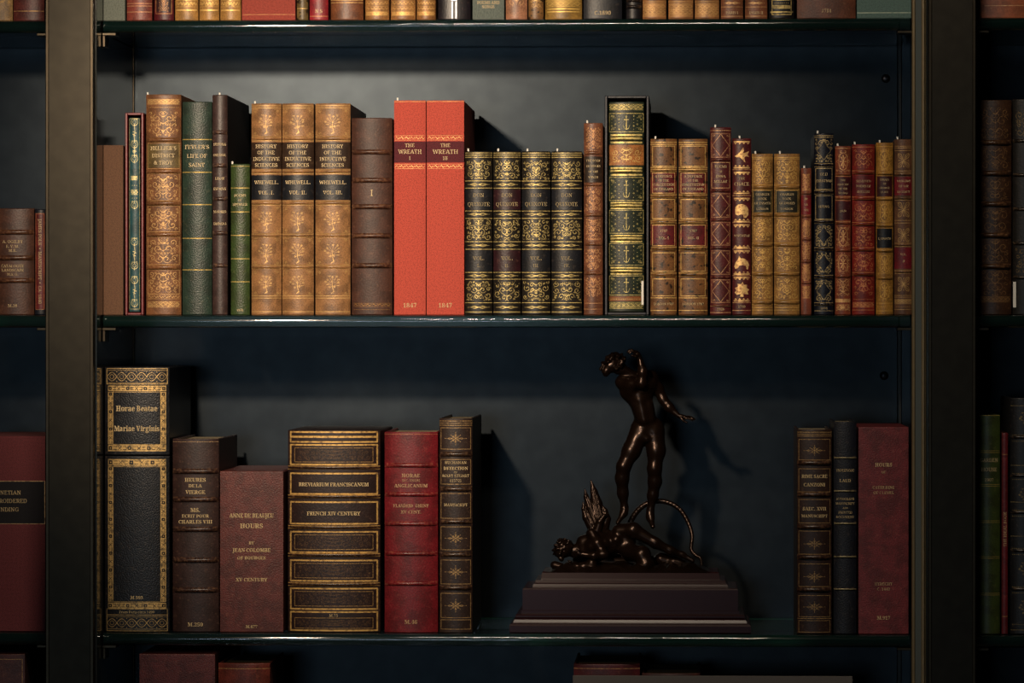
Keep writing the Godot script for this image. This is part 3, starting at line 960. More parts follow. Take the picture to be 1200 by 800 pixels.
	{"name": "cloth_book", "label": "bright red cloth book THE WREATH, volume one", "x": -304.9, "y": 1511.0, "w": 33.8, "h": 229.2, "col": "c64f3f", "ops": [["L", 162.6, 185.4, "5c1c26", 0.985], ["M", "wave", 186.8, 191.8, 0.94], ["M", "wave", 156.3, 161.3, 0.94], ["g", 228.0, 0.6], ["T", 181.2, 3.7, "THE"], ["T", 174.4, 4.4, "WREATH", 0.74], ["T", 167.4, 3.5, "I"], ["T", 10.4, 4.7, "1847", 0.5]], "bulge": 1.6, "hide": "cloth", "rough": 0.8, "gilt": "e0bd78", "side": "7a241c", "d": 200, "group": "red cloth volumes of The Wreath", "category": "book"},
	{"name": "cloth_book", "label": "bright red cloth book THE WREATH, volume three", "x": -267.0, "y": 1511.0, "w": 40.1, "h": 229.1, "col": "c64f3f", "ops": [["L", 162.6, 185.4, "5c1c26", 0.985], ["M", "wave", 186.7, 191.7, 0.94], ["M", "wave", 156.2, 161.2, 0.94], ["g", 227.9, 0.6], ["T", 181.1, 3.7, "THE"], ["T", 174.3, 4.4, "WREATH", 0.74], ["T", 167.3, 3.5, "III"], ["T", 10.4, 4.7, "1847", 0.5]], "bulge": 1.6, "hide": "cloth", "rough": 0.8, "gilt": "e0bd78", "side": "7a241c", "d": 225, "group": "red cloth volumes of The Wreath", "category": "book"},
	{"name": "leather_book", "label": "black and gold DON QUIXOTE, volume one", "x": -231.4, "y": 1511.0, "w": 29.1, "h": 174.8, "col": "18140f", "ops": [["M", "dense", 144.3, 165.7, 0.94], ["M", "dense", 79.6, 102.0, 0.94], ["M", "dense", 14.9, 36.8, 0.94], ["M", "fleuron", 136.6, 142.0, 0.86], ["M", "fleuron", 105.0, 110.1, 0.86], ["M", "fleuron", 71.9, 76.9, 0.86], ["M", "fleuron", 39.3, 44.6, 0.86], ["M", "fleuron", 5.7, 10.8, 0.86], ["g", 173.0, 0.9], ["g", 170.7, 0.9], ["g", 168.4, 0.9], ["g", 143.2, 0.9], ["g", 135.5, 0.9], ["g", 111.1, 0.9], ["g", 103.2, 0.9], ["g", 78.3, 0.9], ["g", 70.2, 0.9], ["g", 45.5, 0.9], ["g", 38.2, 0.9], ["g", 13.1, 0.9], ["g", 3.2, 0.9], ["L", 112.4, 133.8, "12141a", 0.985], ["L", 46.8, 68.7, "12141a", 0.985], ["T", 127.9, 3.8, "DON", 0.6], ["T", 118.3, 3.8, "QUIXOTE", 0.86], ["T", 60.5, 3.8, "VOL.", 0.6], ["T", 52.8, 3.3, "I."]], "bulge": 4, "gilt": "d8c078", "group": "Don Quixote set", "d": 140, "rough": 0.42, "ink": "b09a60"},
	{"name": "leather_book", "label": "black and gold DON QUIXOTE, volume two, with maroon labels", "x": -201.1, "y": 1511.0, "w": 29.1, "h": 174.8, "col": "18140f", "ops": [["M", "dense", 144.3, 165.7, 0.94], ["M", "dense", 79.6, 101.9, 0.94], ["M", "dense", 14.9, 36.8, 0.94], ["M", "fleuron", 136.5, 142.0, 0.86], ["M", "fleuron", 105.0, 110.1, 0.86], ["M", "fleuron", 71.9, 76.9, 0.86], ["M", "fleuron", 39.3, 44.5, 0.86], ["M", "fleuron", 5.7, 10.8, 0.86], ["g", 172.9, 0.9], ["g", 170.7, 0.9], ["g", 168.4, 0.9], ["g", 143.2, 0.9], ["g", 135.4, 0.9], ["g", 111.0, 0.9], ["g", 103.2, 0.9], ["g", 78.2, 0.9], ["g", 70.2, 0.9], ["g", 45.5, 0.9], ["g", 38.2, 0.9], ["g", 13.1, 0.9], ["g", 3.2, 0.9], ["L", 112.4, 133.8, "2a1016", 0.985], ["L", 46.8, 68.7, "2a1016", 0.985], ["T", 127.9, 3.8, "DON", 0.6], ["T", 118.3, 3.8, "QUIXOTE", 0.86], ["T", 60.5, 3.8, "VOL.", 0.6], ["T", 52.7, 3.3, "II."]], "bulge": 4, "gilt": "d8c078", "group": "Don Quixote set", "d": 140, "rough": 0.42, "ink": "b09a60"},
	{"name": "leather_book", "label": "black and gold DON QUIXOTE, volume three", "x": -170.0, "y": 1511.0, "w": 30.3, "h": 174.7, "col": "18140f", "ops": [["M", "dense", 144.2, 165.6, 0.94], ["M", "dense", 79.6, 101.9, 0.94], ["M", "dense", 14.9, 36.8, 0.94], ["M", "fleuron", 136.5, 141.9, 0.86], ["M", "fleuron", 105.0, 110.1, 0.86], ["M", "fleuron", 71.8, 76.8, 0.86], ["M", "fleuron", 39.2, 44.5, 0.86], ["M", "fleuron", 5.7, 10.8, 0.86], ["g", 172.9, 0.9], ["g", 170.6, 0.9], ["g", 168.3, 0.9], ["g", 143.1, 0.9], ["g", 135.4, 0.9], ["g", 111.0, 0.9], ["g", 103.2, 0.9], ["g", 78.2, 0.9], ["g", 70.2, 0.9], ["g", 45.4, 0.9], ["g", 38.2, 0.9], ["g", 13.1, 0.9], ["g", 3.2, 0.9], ["L", 112.4, 133.7, "12141a", 0.985], ["L", 46.8, 68.7, "12141a", 0.985], ["T", 127.8, 3.8, "DON", 0.6], ["T", 118.3, 3.8, "QUIXOTE", 0.86], ["T", 60.5, 3.8, "VOL.", 0.6], ["T", 52.7, 3.3, "III."]], "bulge": 4, "gilt": "d8c078", "group": "Don Quixote set", "d": 140, "rough": 0.42, "ink": "b09a60"},
	{"name": "leather_book", "label": "black and gold DON QUIXOTE, volume four", "x": -137.3, "y": 1511.0, "w": 32.3, "h": 174.7, "col": "18140f", "ops": [["M", "dense", 144.2, 165.6, 0.94], ["M", "dense", 79.6, 101.9, 0.94], ["M", "dense", 14.9, 36.8, 0.94], ["M", "fleuron", 136.4, 141.9, 0.86], ["M", "fleuron", 104.9, 110.0, 0.86], ["M", "fleuron", 71.8, 76.8, 0.86], ["M", "fleuron", 39.2, 44.5, 0.86], ["M", "fleuron", 5.7, 10.8, 0.86], ["g", 172.8, 0.9], ["g", 170.6, 0.9], ["g", 168.3, 0.9], ["g", 143.1, 0.9], ["g", 135.3, 0.9], ["g", 111.0, 0.9], ["g", 103.1, 0.9], ["g", 78.2, 0.9], ["g", 70.2, 0.9], ["g", 45.4, 0.9], ["g", 38.1, 0.9], ["g", 13.1, 0.9], ["g", 3.2, 0.9], ["L", 112.3, 133.7, "12141a", 0.985], ["L", 46.8, 68.6, "12141a", 0.985], ["T", 127.8, 3.8, "DON", 0.6], ["T", 118.2, 3.8, "QUIXOTE", 0.86], ["T", 60.4, 3.8, "VOL.", 0.6], ["T", 52.7, 3.3, "IV."]], "bulge": 4, "gilt": "d8c078", "group": "Don Quixote set", "d": 140, "rough": 0.42, "ink": "b09a60"},
	{"name": "leather_book", "label": "narrow russet book with dense tooled panels between black set and slipcase", "x": -108.9, "y": 1511.0, "w": 20.0, "h": 204.6, "col": "6a402c", "ops": [["B", 172.8, 3.2, 1.1], ["B", 139.1, 3.2, 1.1], ["B", 106.8, 3.2, 1.1], ["B", 75.9, 3.2, 1.1], ["B", 44.5, 3.2, 1.1], ["L", 141.4, 169.1, "2c2018", 0.9], ["M", "dense", 176.4, 201.0, 0.84], ["M", "dense", 110.5, 135.5, 0.84], ["M", "dense", 79.5, 103.2, 0.84], ["M", "dense", 48.1, 72.2, 0.84], ["M", "dense", 19.0, 40.9, 0.84], ["M", "dots", 174.6, 176.4, 0.8], ["M", "dots", 135.9, 137.8, 0.8], ["g", 12.6, 0.7], ["g", 6.3, 0.7], ["T", 164.6, 2.1, "THE BOOK"], ["T", 158.7, 2.1, "OF HOURS"], ["T", 152.8, 2.1, "OF THE"], ["T", 146.9, 2.1, "VIRGIN"]], "bulge": 3, "gilt": "b8895a", "metal": 0.4, "d": 140},
	{"name": "leather_book", "label": "thick dark green and gold book with anchor panels inside a black slipcase", "x": -73.7, "y": 1514.2, "w": 37.7, "h": 224.3, "col": "1c261c", "ops": [["M", "knot", 215.6, 222.0, 0.94], ["L", 156.5, 178.3, "9a6232", 0.94], ["M", "arabesque", 158.3, 176.5, 0.86], ["M", "anchor", 193.3, 211.1, 0.92], ["R", 192.4, 212.0, 0.02, 0.8], ["M", "anchor", 120.0, 142.8, 0.92], ["R", 119.1, 143.7, 0.02, 0.8], ["M", "anchor", 85.0, 107.8, 0.92], ["R", 84.1, 108.7, 0.02, 0.8], ["M", "anchor", 50.9, 72.3, 0.92], ["R", 50.0, 73.2, 0.02, 0.8], ["M", "anchor", 19.0, 37.7, 0.92], ["R", 18.1, 38.6, 0.02, 0.8], ["B", 185.1, 4.2, 1.6], ["B", 150.5, 4.2, 1.6], ["B", 113.7, 4.2, 1.6], ["B", 78.6, 4.2, 1.6], ["B", 44.0, 4.2, 1.6], ["G", 188.0, 190.1], ["G", 184.0, 186.3], ["G", 180.1, 182.0], ["G", 152.7, 154.5], ["G", 149.4, 151.6], ["G", 145.5, 147.4], ["G", 115.8, 117.5], ["G", 112.7, 114.7], ["G", 109.9, 111.5], ["G", 80.5, 82.3], ["G", 77.5, 79.5], ["G", 74.4, 76.3], ["G", 46.2, 48.1], ["G", 42.9, 45.0], ["G", 39.9, 41.7], ["F", 11.3, 16.7, "7a4a28"], ["M", "dots", 12.2, 15.4, 0.92], ["M", "knot", 3.5, 10.4, 0.94], ["S", 7.6, 33.1, 16.9, 2.9]], "bulge": 4, "gilt": "d2bb74", "z": -3, "d": 150},
	{"name": "leather_book", "label": "mottled brown calf book with two red labels, VOL. I", "x": -33.9, "y": 1511.0, "w": 28.1, "h": 187.7, "col": "6e4a2a", "ops": [["B", 154.5, 3.6, 1.3], ["B", 126.7, 3.6, 1.3], ["B", 99.0, 3.6, 1.3], ["B", 70.8, 3.6, 1.3], ["B", 43.1, 3.6, 1.3], ["L", 129.9, 151.3, "5c1a1e", 0.9], ["L", 74.0, 95.8, "5c1a1e", 0.9], ["R", 158.6, 179.9, 0.08, 0.9], ["R", 129.9, 151.3, 0.08, 0.9], ["R", 102.6, 123.1, 0.08, 0.9], ["R", 74.0, 95.8, 0.08, 0.9], ["R", 46.7, 66.3, 0.08, 0.9], ["R", 20.4, 38.5, 0.08, 0.9], ["g", 184.0, 0.9], ["g", 181.8, 0.9], ["g", 157.2, 0.9], ["g", 155.1, 0.9], ["g", 153.1, 0.9], ["g", 127.9, 0.9], ["g", 125.1, 0.9], ["g", 100.8, 0.9], ["g", 98.1, 0.9], ["g", 72.2, 0.9], ["g", 69.0, 0.9], ["g", 44.6, 0.9], ["g", 41.3, 0.9], ["g", 18.3, 0.9], ["g", 4.9, 0.9], ["T", 147.7, 2.5, "A DEFENCE", 0.66], ["T", 143.2, 2.2, "OF THE", 0.5], ["T", 138.8, 2.5, "CONSTITUTION", 0.78], ["T", 134.1, 2.5, "OF ENGLAND", 0.72], ["T", 89.6, 2.5, "1787", 0.5], ["T", 86.0, 1.1, "—", 0.3], ["T", 82.0, 2.6, "VOL. I", 0.56], ["T", 11.7, 2.4, "LONDON 1787", 0.74]], "bulge": 3.6, "hide": "spotted", "gilt": "d9b56e", "group": "mottled calf pair", "d": 145, "rough": 0.42},
	{"name": "leather_book", "label": "mottled brown calf book with two red labels, VOL. II", "x": -2.5, "y": 1511.0, "w": 30.8, "h": 187.6, "col": "6e4a2a", "ops": [["B", 154.4, 3.6, 1.3], ["B", 126.7, 3.6, 1.3], ["B", 99.0, 3.6, 1.3], ["B", 70.8, 3.6, 1.3], ["B", 43.1, 3.6, 1.3], ["L", 129.9, 151.2, "5c1a1e", 0.9], ["L", 74.0, 95.8, "5c1a1e", 0.9], ["R", 158.5, 179.9, 0.08, 0.9], ["R", 129.9, 151.2, 0.08, 0.9], ["R", 102.6, 123.1, 0.08, 0.9], ["R", 74.0, 95.8, 0.08, 0.9], ["R", 46.7, 66.3, 0.08, 0.9], ["R", 20.3, 38.5, 0.08, 0.9], ["g", 184.0, 0.9], ["g", 181.7, 0.9], ["g", 157.2, 0.9], ["g", 155.1, 0.9], ["g", 153.1, 0.9], ["g", 127.9, 0.9], ["g", 125.1, 0.9], ["g", 100.8, 0.9], ["g", 98.1, 0.9], ["g", 72.2, 0.9], ["g", 69.0, 0.9], ["g", 44.6, 0.9], ["g", 41.3, 0.9], ["g", 18.3, 0.9], ["g", 4.9, 0.9], ["T", 147.6, 2.5, "A DEFENCE", 0.66], ["T", 143.2, 2.2, "OF THE", 0.5], ["T", 138.8, 2.5, "CONSTITUTION", 0.78], ["T", 134.1, 2.5, "OF ENGLAND", 0.72], ["T", 89.6, 2.5, "1787", 0.5], ["T", 86.0, 1.1, "—", 0.3], ["T", 82.0, 2.6, "VOL. II", 0.56], ["T", 11.7, 2.4, "LONDON 1787", 0.74]], "bulge": 3.6, "hide": "spotted", "gilt": "d9b56e", "group": "mottled calf pair", "d": 145, "rough": 0.42},
	{"name": "leather_book", "label": "dark red book with gilt diamond panels, POEMS label", "x": 26.8, "y": 1511.0, "w": 22.2, "h": 199.8, "col": "4c181a", "ops": [["B", 165.3, 2.6, 1.0], ["B", 132.6, 2.6, 1.0], ["B", 101.2, 2.6, 1.0], ["B", 71.7, 2.6, 1.0], ["B", 40.3, 2.6, 1.0], ["B", 10.3, 2.6, 1.0], ["M", "diamond", 168.0, 193.5, 0.88], ["M", "diamond", 103.9, 129.4, 0.88], ["M", "diamond", 74.4, 98.9, 0.88], ["M", "diamond", 43.1, 68.5, 0.88], ["M", "diamond", 13.1, 37.6, 0.88], ["R", 135.3, 162.6, 0.07, 0.8], ["g", 196.6, 0.7], ["g", 9.4, 0.7], ["g", 2.6, 0.7], ["T", 158.0, 2.6, "POEMS"], ["T", 152.6, 2.0, "OF"], ["T", 147.7, 2.6, "EDNA"], ["T", 142.1, 2.6, "MILLAY"], ["T", 6.2, 2.5, "1928"]], "bulge": 3, "gilt": "d6b078", "d": 160},
	{"name": "leather_book", "label": "dark red book THE CHACE with gilt bird, hound, horse and oak", "x": 49.2, "y": 1511.0, "w": 19.9, "h": 188.0, "col": "4a161a", "ops": [["M", "bird", 161.6, 178.9, 0.84], ["M", "hound", 102.6, 118.9, 0.8], ["M", "horse", 48.0, 63.5, 0.84], ["M", "oak", 19.0, 35.3, 0.82], ["M", "teeth", 181.4, 185.2, 0.86], ["M", "teeth", 148.7, 152.5, 0.86], ["M", "teeth", 121.0, 124.8, 0.86], ["M", "teeth", 92.8, 96.7, 0.86], ["M", "teeth", 65.1, 68.9, 0.86], ["M", "teeth", 37.0, 40.8, 0.86], ["M", "teeth_up", 156.0, 159.8, 0.86], ["M", "teeth_up", 128.9, 132.7, 0.86], ["M", "teeth_up", 98.9, 102.7, 0.86], ["M", "teeth_up", 71.0, 74.8, 0.86], ["M", "teeth_up", 42.9, 46.7, 0.86], ["M", "teeth_up", 14.2, 18.1, 0.86], ["g", 154.7, 0.7], ["g", 127.1, 0.7], ["g", 98.5, 0.7], ["g", 70.2, 0.7], ["g", 42.1, 0.7], ["g", 13.1, 0.7], ["g", 4.9, 0.7], ["T", 145.3, 2.4, "THE"], ["T", 139.4, 3.4, "CHACE", 0.8], ["T", 84.4, 2.2, "SOMERVILE", 0.82], ["T", 9.0, 2.5, "1735"]], "bulge": 2.8, "gilt": "dcb678", "d": 160},
	{"name": "leather_book", "label": "tan book with dense gilt panels and black label, left of the matching pair", "x": 71.2, "y": 1511.0, "w": 22.2, "h": 171.6, "col": "8a6434", "ops": [["B", 136.1, 3.6, 1.4], ["B", 106.6, 3.6, 1.4], ["B", 74.8, 3.6, 1.4], ["B", 43.5, 3.6, 1.4], ["B", 13.5, 3.6, 1.4], ["L", 108.9, 132.5, "24241c", 0.88], ["R", 108.9, 132.5, 0.07, 0.7], ["M", "dense", 139.8, 166.1, 0.86], ["M", "dense", 78.5, 103.0, 0.86], ["M", "dense", 47.1, 71.2, 0.86], ["M", "dense", 17.1, 39.9, 0.86], ["g", 167.9, 0.8], ["g", 166.3, 0.8], ["g", 138.4, 0.8], ["g", 133.9, 0.8], ["g", 104.5, 0.8], ["g", 76.6, 0.8], ["g", 72.7, 0.8], ["g", 45.3, 0.8], ["g", 41.3, 0.8], ["g", 15.3, 0.8], ["g", 11.2, 0.8], ["g", 8.1, 0.8], ["g", 5.3, 0.8], ["T", 128.3, 2.3, "CHARLES"], ["T", 123.6, 2.3, "BOOK"], ["T", 118.9, 2.3, "OF ESSAYS"], ["T", 112.9, 2.1, "LONDON"]], "bulge": 3, "gilt": "c9a258", "group": "tan gilt pair with black labels", "d": 140, "metal": 0.5},
	{"name": "leather_book", "label": "tan book with dense gilt panels and black label, right of the matching pair", "x": 97.3, "y": 1511.0, "w": 27.1, "h": 171.5, "col": "8a6434", "ops": [["B", 136.1, 3.6, 1.4], ["B", 106.6, 3.6, 1.4], ["B", 74.8, 3.6, 1.4], ["B", 43.5, 3.6, 1.4], ["B", 13.5, 3.6, 1.4], ["L", 108.9, 132.5, "24241c", 0.88], ["R", 108.9, 132.5, 0.07, 0.7], ["M", "dense", 139.7, 166.1, 0.86], ["M", "dense", 78.4, 103.0, 0.86], ["M", "dense", 47.1, 71.2, 0.86], ["M", "dense", 17.1, 39.8, 0.86], ["g", 167.9, 0.8], ["g", 166.3, 0.8], ["g", 138.4, 0.8], ["g", 133.8, 0.8], ["g", 104.5, 0.8], ["g", 76.6, 0.8], ["g", 72.7, 0.8], ["g", 45.3, 0.8], ["g", 41.3, 0.8], ["g", 15.3, 0.8], ["g", 11.2, 0.8], ["g", 8.1, 0.8], ["g", 5.3, 0.8], ["T", 128.3, 2.3, "CHARLES"], ["T", 123.6, 2.3, "BOOK"], ["T", 118.9, 2.3, "OF ESSAYS"], ["T", 112.9, 2.1, "LONDON"]], "bulge": 3, "gilt": "c9a258", "group": "tan gilt pair with black labels", "d": 190, "metal": 0.5},
	{"name": "leather_book", "label": "very narrow short russet book beside the navy book", "x": 117.7, "y": 1511.0, "w": 10.8, "h": 156.1, "col": "7c4230", "ops": [["B", 129.7, 2.4, 0.8], ["B", 105.2, 2.4, 0.8], ["B", 80.7, 2.4, 0.8], ["B", 57.1, 2.4, 0.8], ["B", 34.4, 2.4, 0.8], ["L", 107.0, 127.0, "7a2024", 0.94], ["M", "dense", 131.5, 150.6, 0.8], ["M", "dense", 82.5, 102.5, 0.8], ["M", "dense", 58.9, 78.0, 0.8], ["M", "dense", 36.2, 54.4, 0.8], ["M", "dense", 17.1, 31.7, 0.8], ["T", 123.4, 2.0, "DE"], ["T", 117.5, 2.0, "LA"], ["T", 111.6, 2.0, "VIE"]], "bulge": 1.8, "gilt": "c08f58", "d": 120, "metal": 0.4},
	{"name": "leather_book", "label": "navy blue book with gilt lozenge panels, OLD CHRISTMAS label", "x": 136.5, "y": 1511.0, "w": 20.3, "h": 193.2, "col": "10131f", "ops": [["B", 159.7, 3, 1.2], ["B", 130.6, 3, 1.2], ["B", 99.3, 3, 1.2], ["B", 70.2, 3, 1.2], ["B", 40.7, 3, 1.2], ["B", 11.7, 3, 1.2], ["M", "lozenge", 162.4, 187.8, 0.92], ["M", "lozenge", 73.0, 96.1, 0.92], ["M", "lozenge", 43.5, 67.1, 0.92], ["M", "lozenge", 13.9, 37.6, 0.92], ["R", 133.8, 156.0, 0.07, 0.8], ["R", 102.0, 127.0, 0.07, 0.8], ["g", 191.0, 0.8], ["g", 189.2, 0.8], ["g", 161.2, 0.8], ["g", 157.8, 0.8], ["g", 132.6, 0.8], ["g", 128.8, 0.8], ["g", 100.9, 0.8], ["g", 97.7, 0.8], ["g", 71.8, 0.8], ["g", 68.7, 0.8], ["g", 42.2, 0.8], ["g", 39.2, 0.8], ["g", 13.0, 0.8], ["g", 10.2, 0.8], ["g", 4.4, 0.8], ["T", 149.7, 2.7, "OLD"], ["T", 142.6, 2.5, "CHRISTMAS", 0.8], ["T", 115.2, 2.3, "IRVING", 0.6], ["T", 7.1, 2.4, "1876"]], "bulge": 3, "gilt": "cdb276", "d": 150, "rough": 0.35},
	{"name": "leather_book", "label": "russet and gold book with two dark oval labels, right of navy book", "x": 156.9, "y": 1511.0, "w": 16.7, "h": 179.6, "col": "7c3c28", "ops": [["B", 149.6, 2.6, 1.0], ["B", 124.2, 2.6, 1.0], ["B", 97.9, 2.6, 1.0], ["B", 68.9, 2.6, 1.0], ["B", 41.2, 2.6, 1.0], ["L", 127.0, 146.5, "3c1218", 0.84], ["L", 101.1, 120.6, "3c1218", 0.84], ["M", "oval", 151.5, 175.1, 0.9], ["M", "oval", 71.1, 95.2, 0.9], ["M", "oval", 43.4, 66.1, 0.9], ["M", "arabesque", 19.8, 38.9, 0.9], ["M", "knot", 13.5, 17.1, 0.9], ["M", "oval", 4.4, 11.7, 0.9], ["g", 177.3, 0.7], ["g", 147.8, 0.7], ["g", 125.6, 0.7], ["g", 122.4, 0.7], ["g", 99.4, 0.7], ["T", 143.3, 1.9, "THE"], ["T", 138.7, 1.9, "HISTORY"], ["T", 134.2, 1.9, "OF THE"], ["T", 129.7, 1.9, "WORLD"], ["T", 110.6, 2.2, "1820"]], "bulge": 2.6, "gilt": "d8ac70", "d": 130, "metal": 0.5},
	{"name": "leather_book", "label": "red book with raised gilt bands between russet and mustard books", "x": 178.6, "y": 1511.0, "w": 23.9, "h": 181.4, "col": "7a201a", "ops": [["B", 151.9, 3.8, 1.6], ["B", 124.2, 3.8, 1.6], ["B", 97.0, 3.8, 1.6], ["B", 70.2, 3.8, 1.6], ["B", 43.9, 3.8, 1.6], ["L", 126.5, 147.8, "611218", 0.94], ["M", "arabesque", 155.1, 175.9, 0.86], ["M", "arabesque", 99.7, 120.6, 0.86], ["M", "arabesque", 72.9, 93.3, 0.86], ["M", "arabesque", 46.6, 66.6, 0.86], ["M", "arabesque", 20.7, 40.3, 0.86], ["M", "dots", 15.3, 18.0, 0.9], ["M", "knot", 8.0, 13.5, 0.9], ["g", 178.6, 0.7], ["g", 153.2, 0.7], ["g", 150.5, 0.7], ["g", 125.4, 0.7], ["g", 122.9, 0.7], ["g", 98.3, 0.7], ["g", 95.6, 0.7], ["g", 71.6, 0.7], ["g", 68.8, 0.7], ["g", 45.2, 0.7], ["g", 42.5, 0.7], ["g", 5.3, 0.7], ["T", 142.3, 2.2, "SELECTED"], ["T", 136.9, 2.2, "POEMS OF"], ["T", 131.0, 2.2, "SHELLEY"]], "bulge": 3.4, "gilt": "c88e58", "d": 140, "metal": 0.4},
	{"name": "leather_book", "label": "mustard tan book with one maroon and one black label", "x": 201.0, "y": 1511.0, "w": 18.0, "h": 183.1, "col": "9a6e2e", "ops": [["B", 150.5, 2.8, 1.0], ["B", 123.3, 2.8, 1.0], ["B", 95.1, 2.8, 1.0], ["B", 68.4, 2.8, 1.0], ["B", 39.3, 2.8, 1.0], ["L", 126.0, 147.3, "3c1518", 0.84], ["L", 71.1, 91.5, "10131a", 0.84], ["M", "oval", 152.7, 176.8, 0.86], ["M", "oval", 97.4, 120.5, 0.86], ["M", "oval", 42.1, 66.1, 0.86], ["M", "oval", 14.8, 36.6, 0.86], ["g", 179.1, 0.8], ["g", 149.1, 0.8], ["g", 124.5, 0.8], ["g", 96.4, 0.8], ["g", 93.7, 0.8], ["g", 69.8, 0.8], ["g", 12.6, 0.8], ["g", 4.4, 0.8], ["M", "dots", 7.1, 10.8, 0.9], ["T", 143.7, 1.9, "ESSAYS"], ["T", 139.4, 1.9, "OF"], ["T", 135.1, 1.9, "GEORGE"], ["T", 130.5, 1.9, "ELIOT"], ["T", 81.1, 2.2, "LONDON"]], "bulge": 2.8, "gilt": "c89c4c", "d": 140, "metal": 0.45},
	{"name": "leather_book", "label": "brown book with red labels and gilt crossed flowers, last in the middle row", "x": 221.1, "y": 1511.0, "w": 19.4, "h": 186.7, "col": "60402c", "ops": [["B", 149.5, 2.4, 0.8], ["B", 124.1, 2.4, 0.8], ["B", 74.7, 2.4, 0.8], ["B", 46.1, 2.4, 0.8], ["L", 126.9, 146.8, "6e1820", 0.97], ["L", 48.9, 71.5, "6a1620", 0.97], ["M", "cross", 156.3, 172.2, 0.64], ["M", "cross", 103.7, 120.5, 0.64], ["M", "cross", 77.4, 92.4, 0.64], ["M", "cross", 24.8, 40.7, 0.64], ["g", 179.5, 0.7], ["g", 177.7, 0.7], ["g", 174.9, 0.7], ["g", 153.2, 0.7], ["g", 150.9, 0.7], ["g", 122.3, 0.7], ["g", 100.6, 0.7], ["g", 97.8, 0.7], ["g", 76.3, 0.7], ["g", 72.9, 0.7], ["g", 47.4, 0.7], ["g", 44.3, 0.7], ["g", 20.7, 0.7], ["g", 18.9, 0.7], ["g", 5.8, 0.7], ["M", "knot", 11.7, 16.7, 0.94], ["M", "dots", 7.1, 10.3, 0.9], ["T", 142.3, 2.1, "MEMOIRS"], ["T", 136.8, 2.1, "OF THE"], ["T", 130.9, 2.1, "REGENCY"], ["T", 64.3, 2.2, "VOL."], ["T", 57.0, 2.4, "II"]], "bulge": 2.6, "gilt": "b4925a", "d": 140, "metal": 0.45},
	{"name": "book_box", "label": "black morocco case with wide gilt borders lettered Horae Beatae Mariae Virginis", "x": -598.3, "y": 1171.4, "w": 69.3, "h": 283.8, "col": "15161a", "ops": [["M", "knot", 266.5, 281.1, 0.93], ["R", 265.9, 282.5, 0.03, 1.0], ["M", "meander", 258.2, 264.2, 0.9], ["M", "meander", 193.8, 200.6, 0.9], ["M", "meander", 201.1, 257.3, 0.085, -0.82], ["M", "meander", 201.1, 257.3, 0.085, 0.82], ["R", 201.1, 257.3, 0.13, 0.9], ["M", "meander", 178.2, 185.5, 0.9], ["M", "meander", 25.0, 31.4, 0.9], ["M", "meander", 32.3, 177.3, 0.085, -0.82], ["M", "meander", 32.3, 177.3, 0.085, 0.82], ["R", 32.3, 177.3, 0.13, 0.9], ["M", "knot", 2.6, 16.8, 0.93], ["R", 1.2, 18.2, 0.03, 1.0], ["R", 18.2, 24.6, 0.03, 0.7], ["T", 239.5, 5.7, "Horae Beatae", 0.64], ["T", 218.0, 5.7, "Mariae Virginis", 0.7], ["T", 36.9, 3.3, "M.593", 0.3], ["T", 21.4, 2.6, "From Paris circa 1490", 0.62]], "bulge": 4, "hide": "morocco", "rough": 0.34, "gilt": "c2a066", "case": 1, "category": "book box", "seam": 189.0, "bold": 1, "d": 200, "metal": 0.7},
	{"name": "leather_book", "label": "dark brown ribbed book lettered HEURES DE LA VIERGE", "x": -535.2, "y": 1171.4, "w": 49.5, "h": 207.1, "col": "33211e", "ops": [["B", 172.4, 4.6, 1.9], ["B", 142.2, 4.6, 1.9], ["B", 110.2, 4.6, 1.9], ["B", 77.3, 4.6, 1.9], ["B", 45.3, 4.6, 1.9], ["T", 163.2, 3.9, "HEURES"], ["T", 156.8, 3.3, "DE LA"], ["T", 150.0, 3.9, "VIERGE"], ["T", 130.8, 4.2, "MS."], ["T", 124.4, 3.3, "ECRIT POUR", 0.7], ["T", 118.2, 3.7, "CHARLES VIII", 0.76], ["T", 8.3, 4.0, "M.250", 0.4], ["g", 203.9, 0.5]], "bulge": 4.5, "gilt": "c8a878", "bold": 1, "d": 190, "rough": 0.45},
	{"name": "book_box", "label": "low russet leather case lettered ANNE DE BEAUJEU HOURS", "x": -474.7, "y": 1171.4, "w": 67.8, "h": 172.5, "col": "5c2a26", "ops": [["T", 125.0, 4.4, "ANNE DE BEAUJEU", 0.7], ["T", 114.0, 4.8, "HOURS", 0.4], ["T", 95.7, 3.1, "BY"], ["T", 88.1, 4.0, "JEAN COLOMBE", 0.6], ["T", 79.7, 3.3, "OF BOURGES", 0.46], ["T", 56.4, 3.7, "XV CENTURY", 0.5], ["T", 6.2, 3.1, "M.677", 0.2]], "bulge": 1.0, "hide": "morocco", "gilt": "d8b274", "case": 1, "category": "book box", "bold": 1, "d": 190, "rough": 0.45},
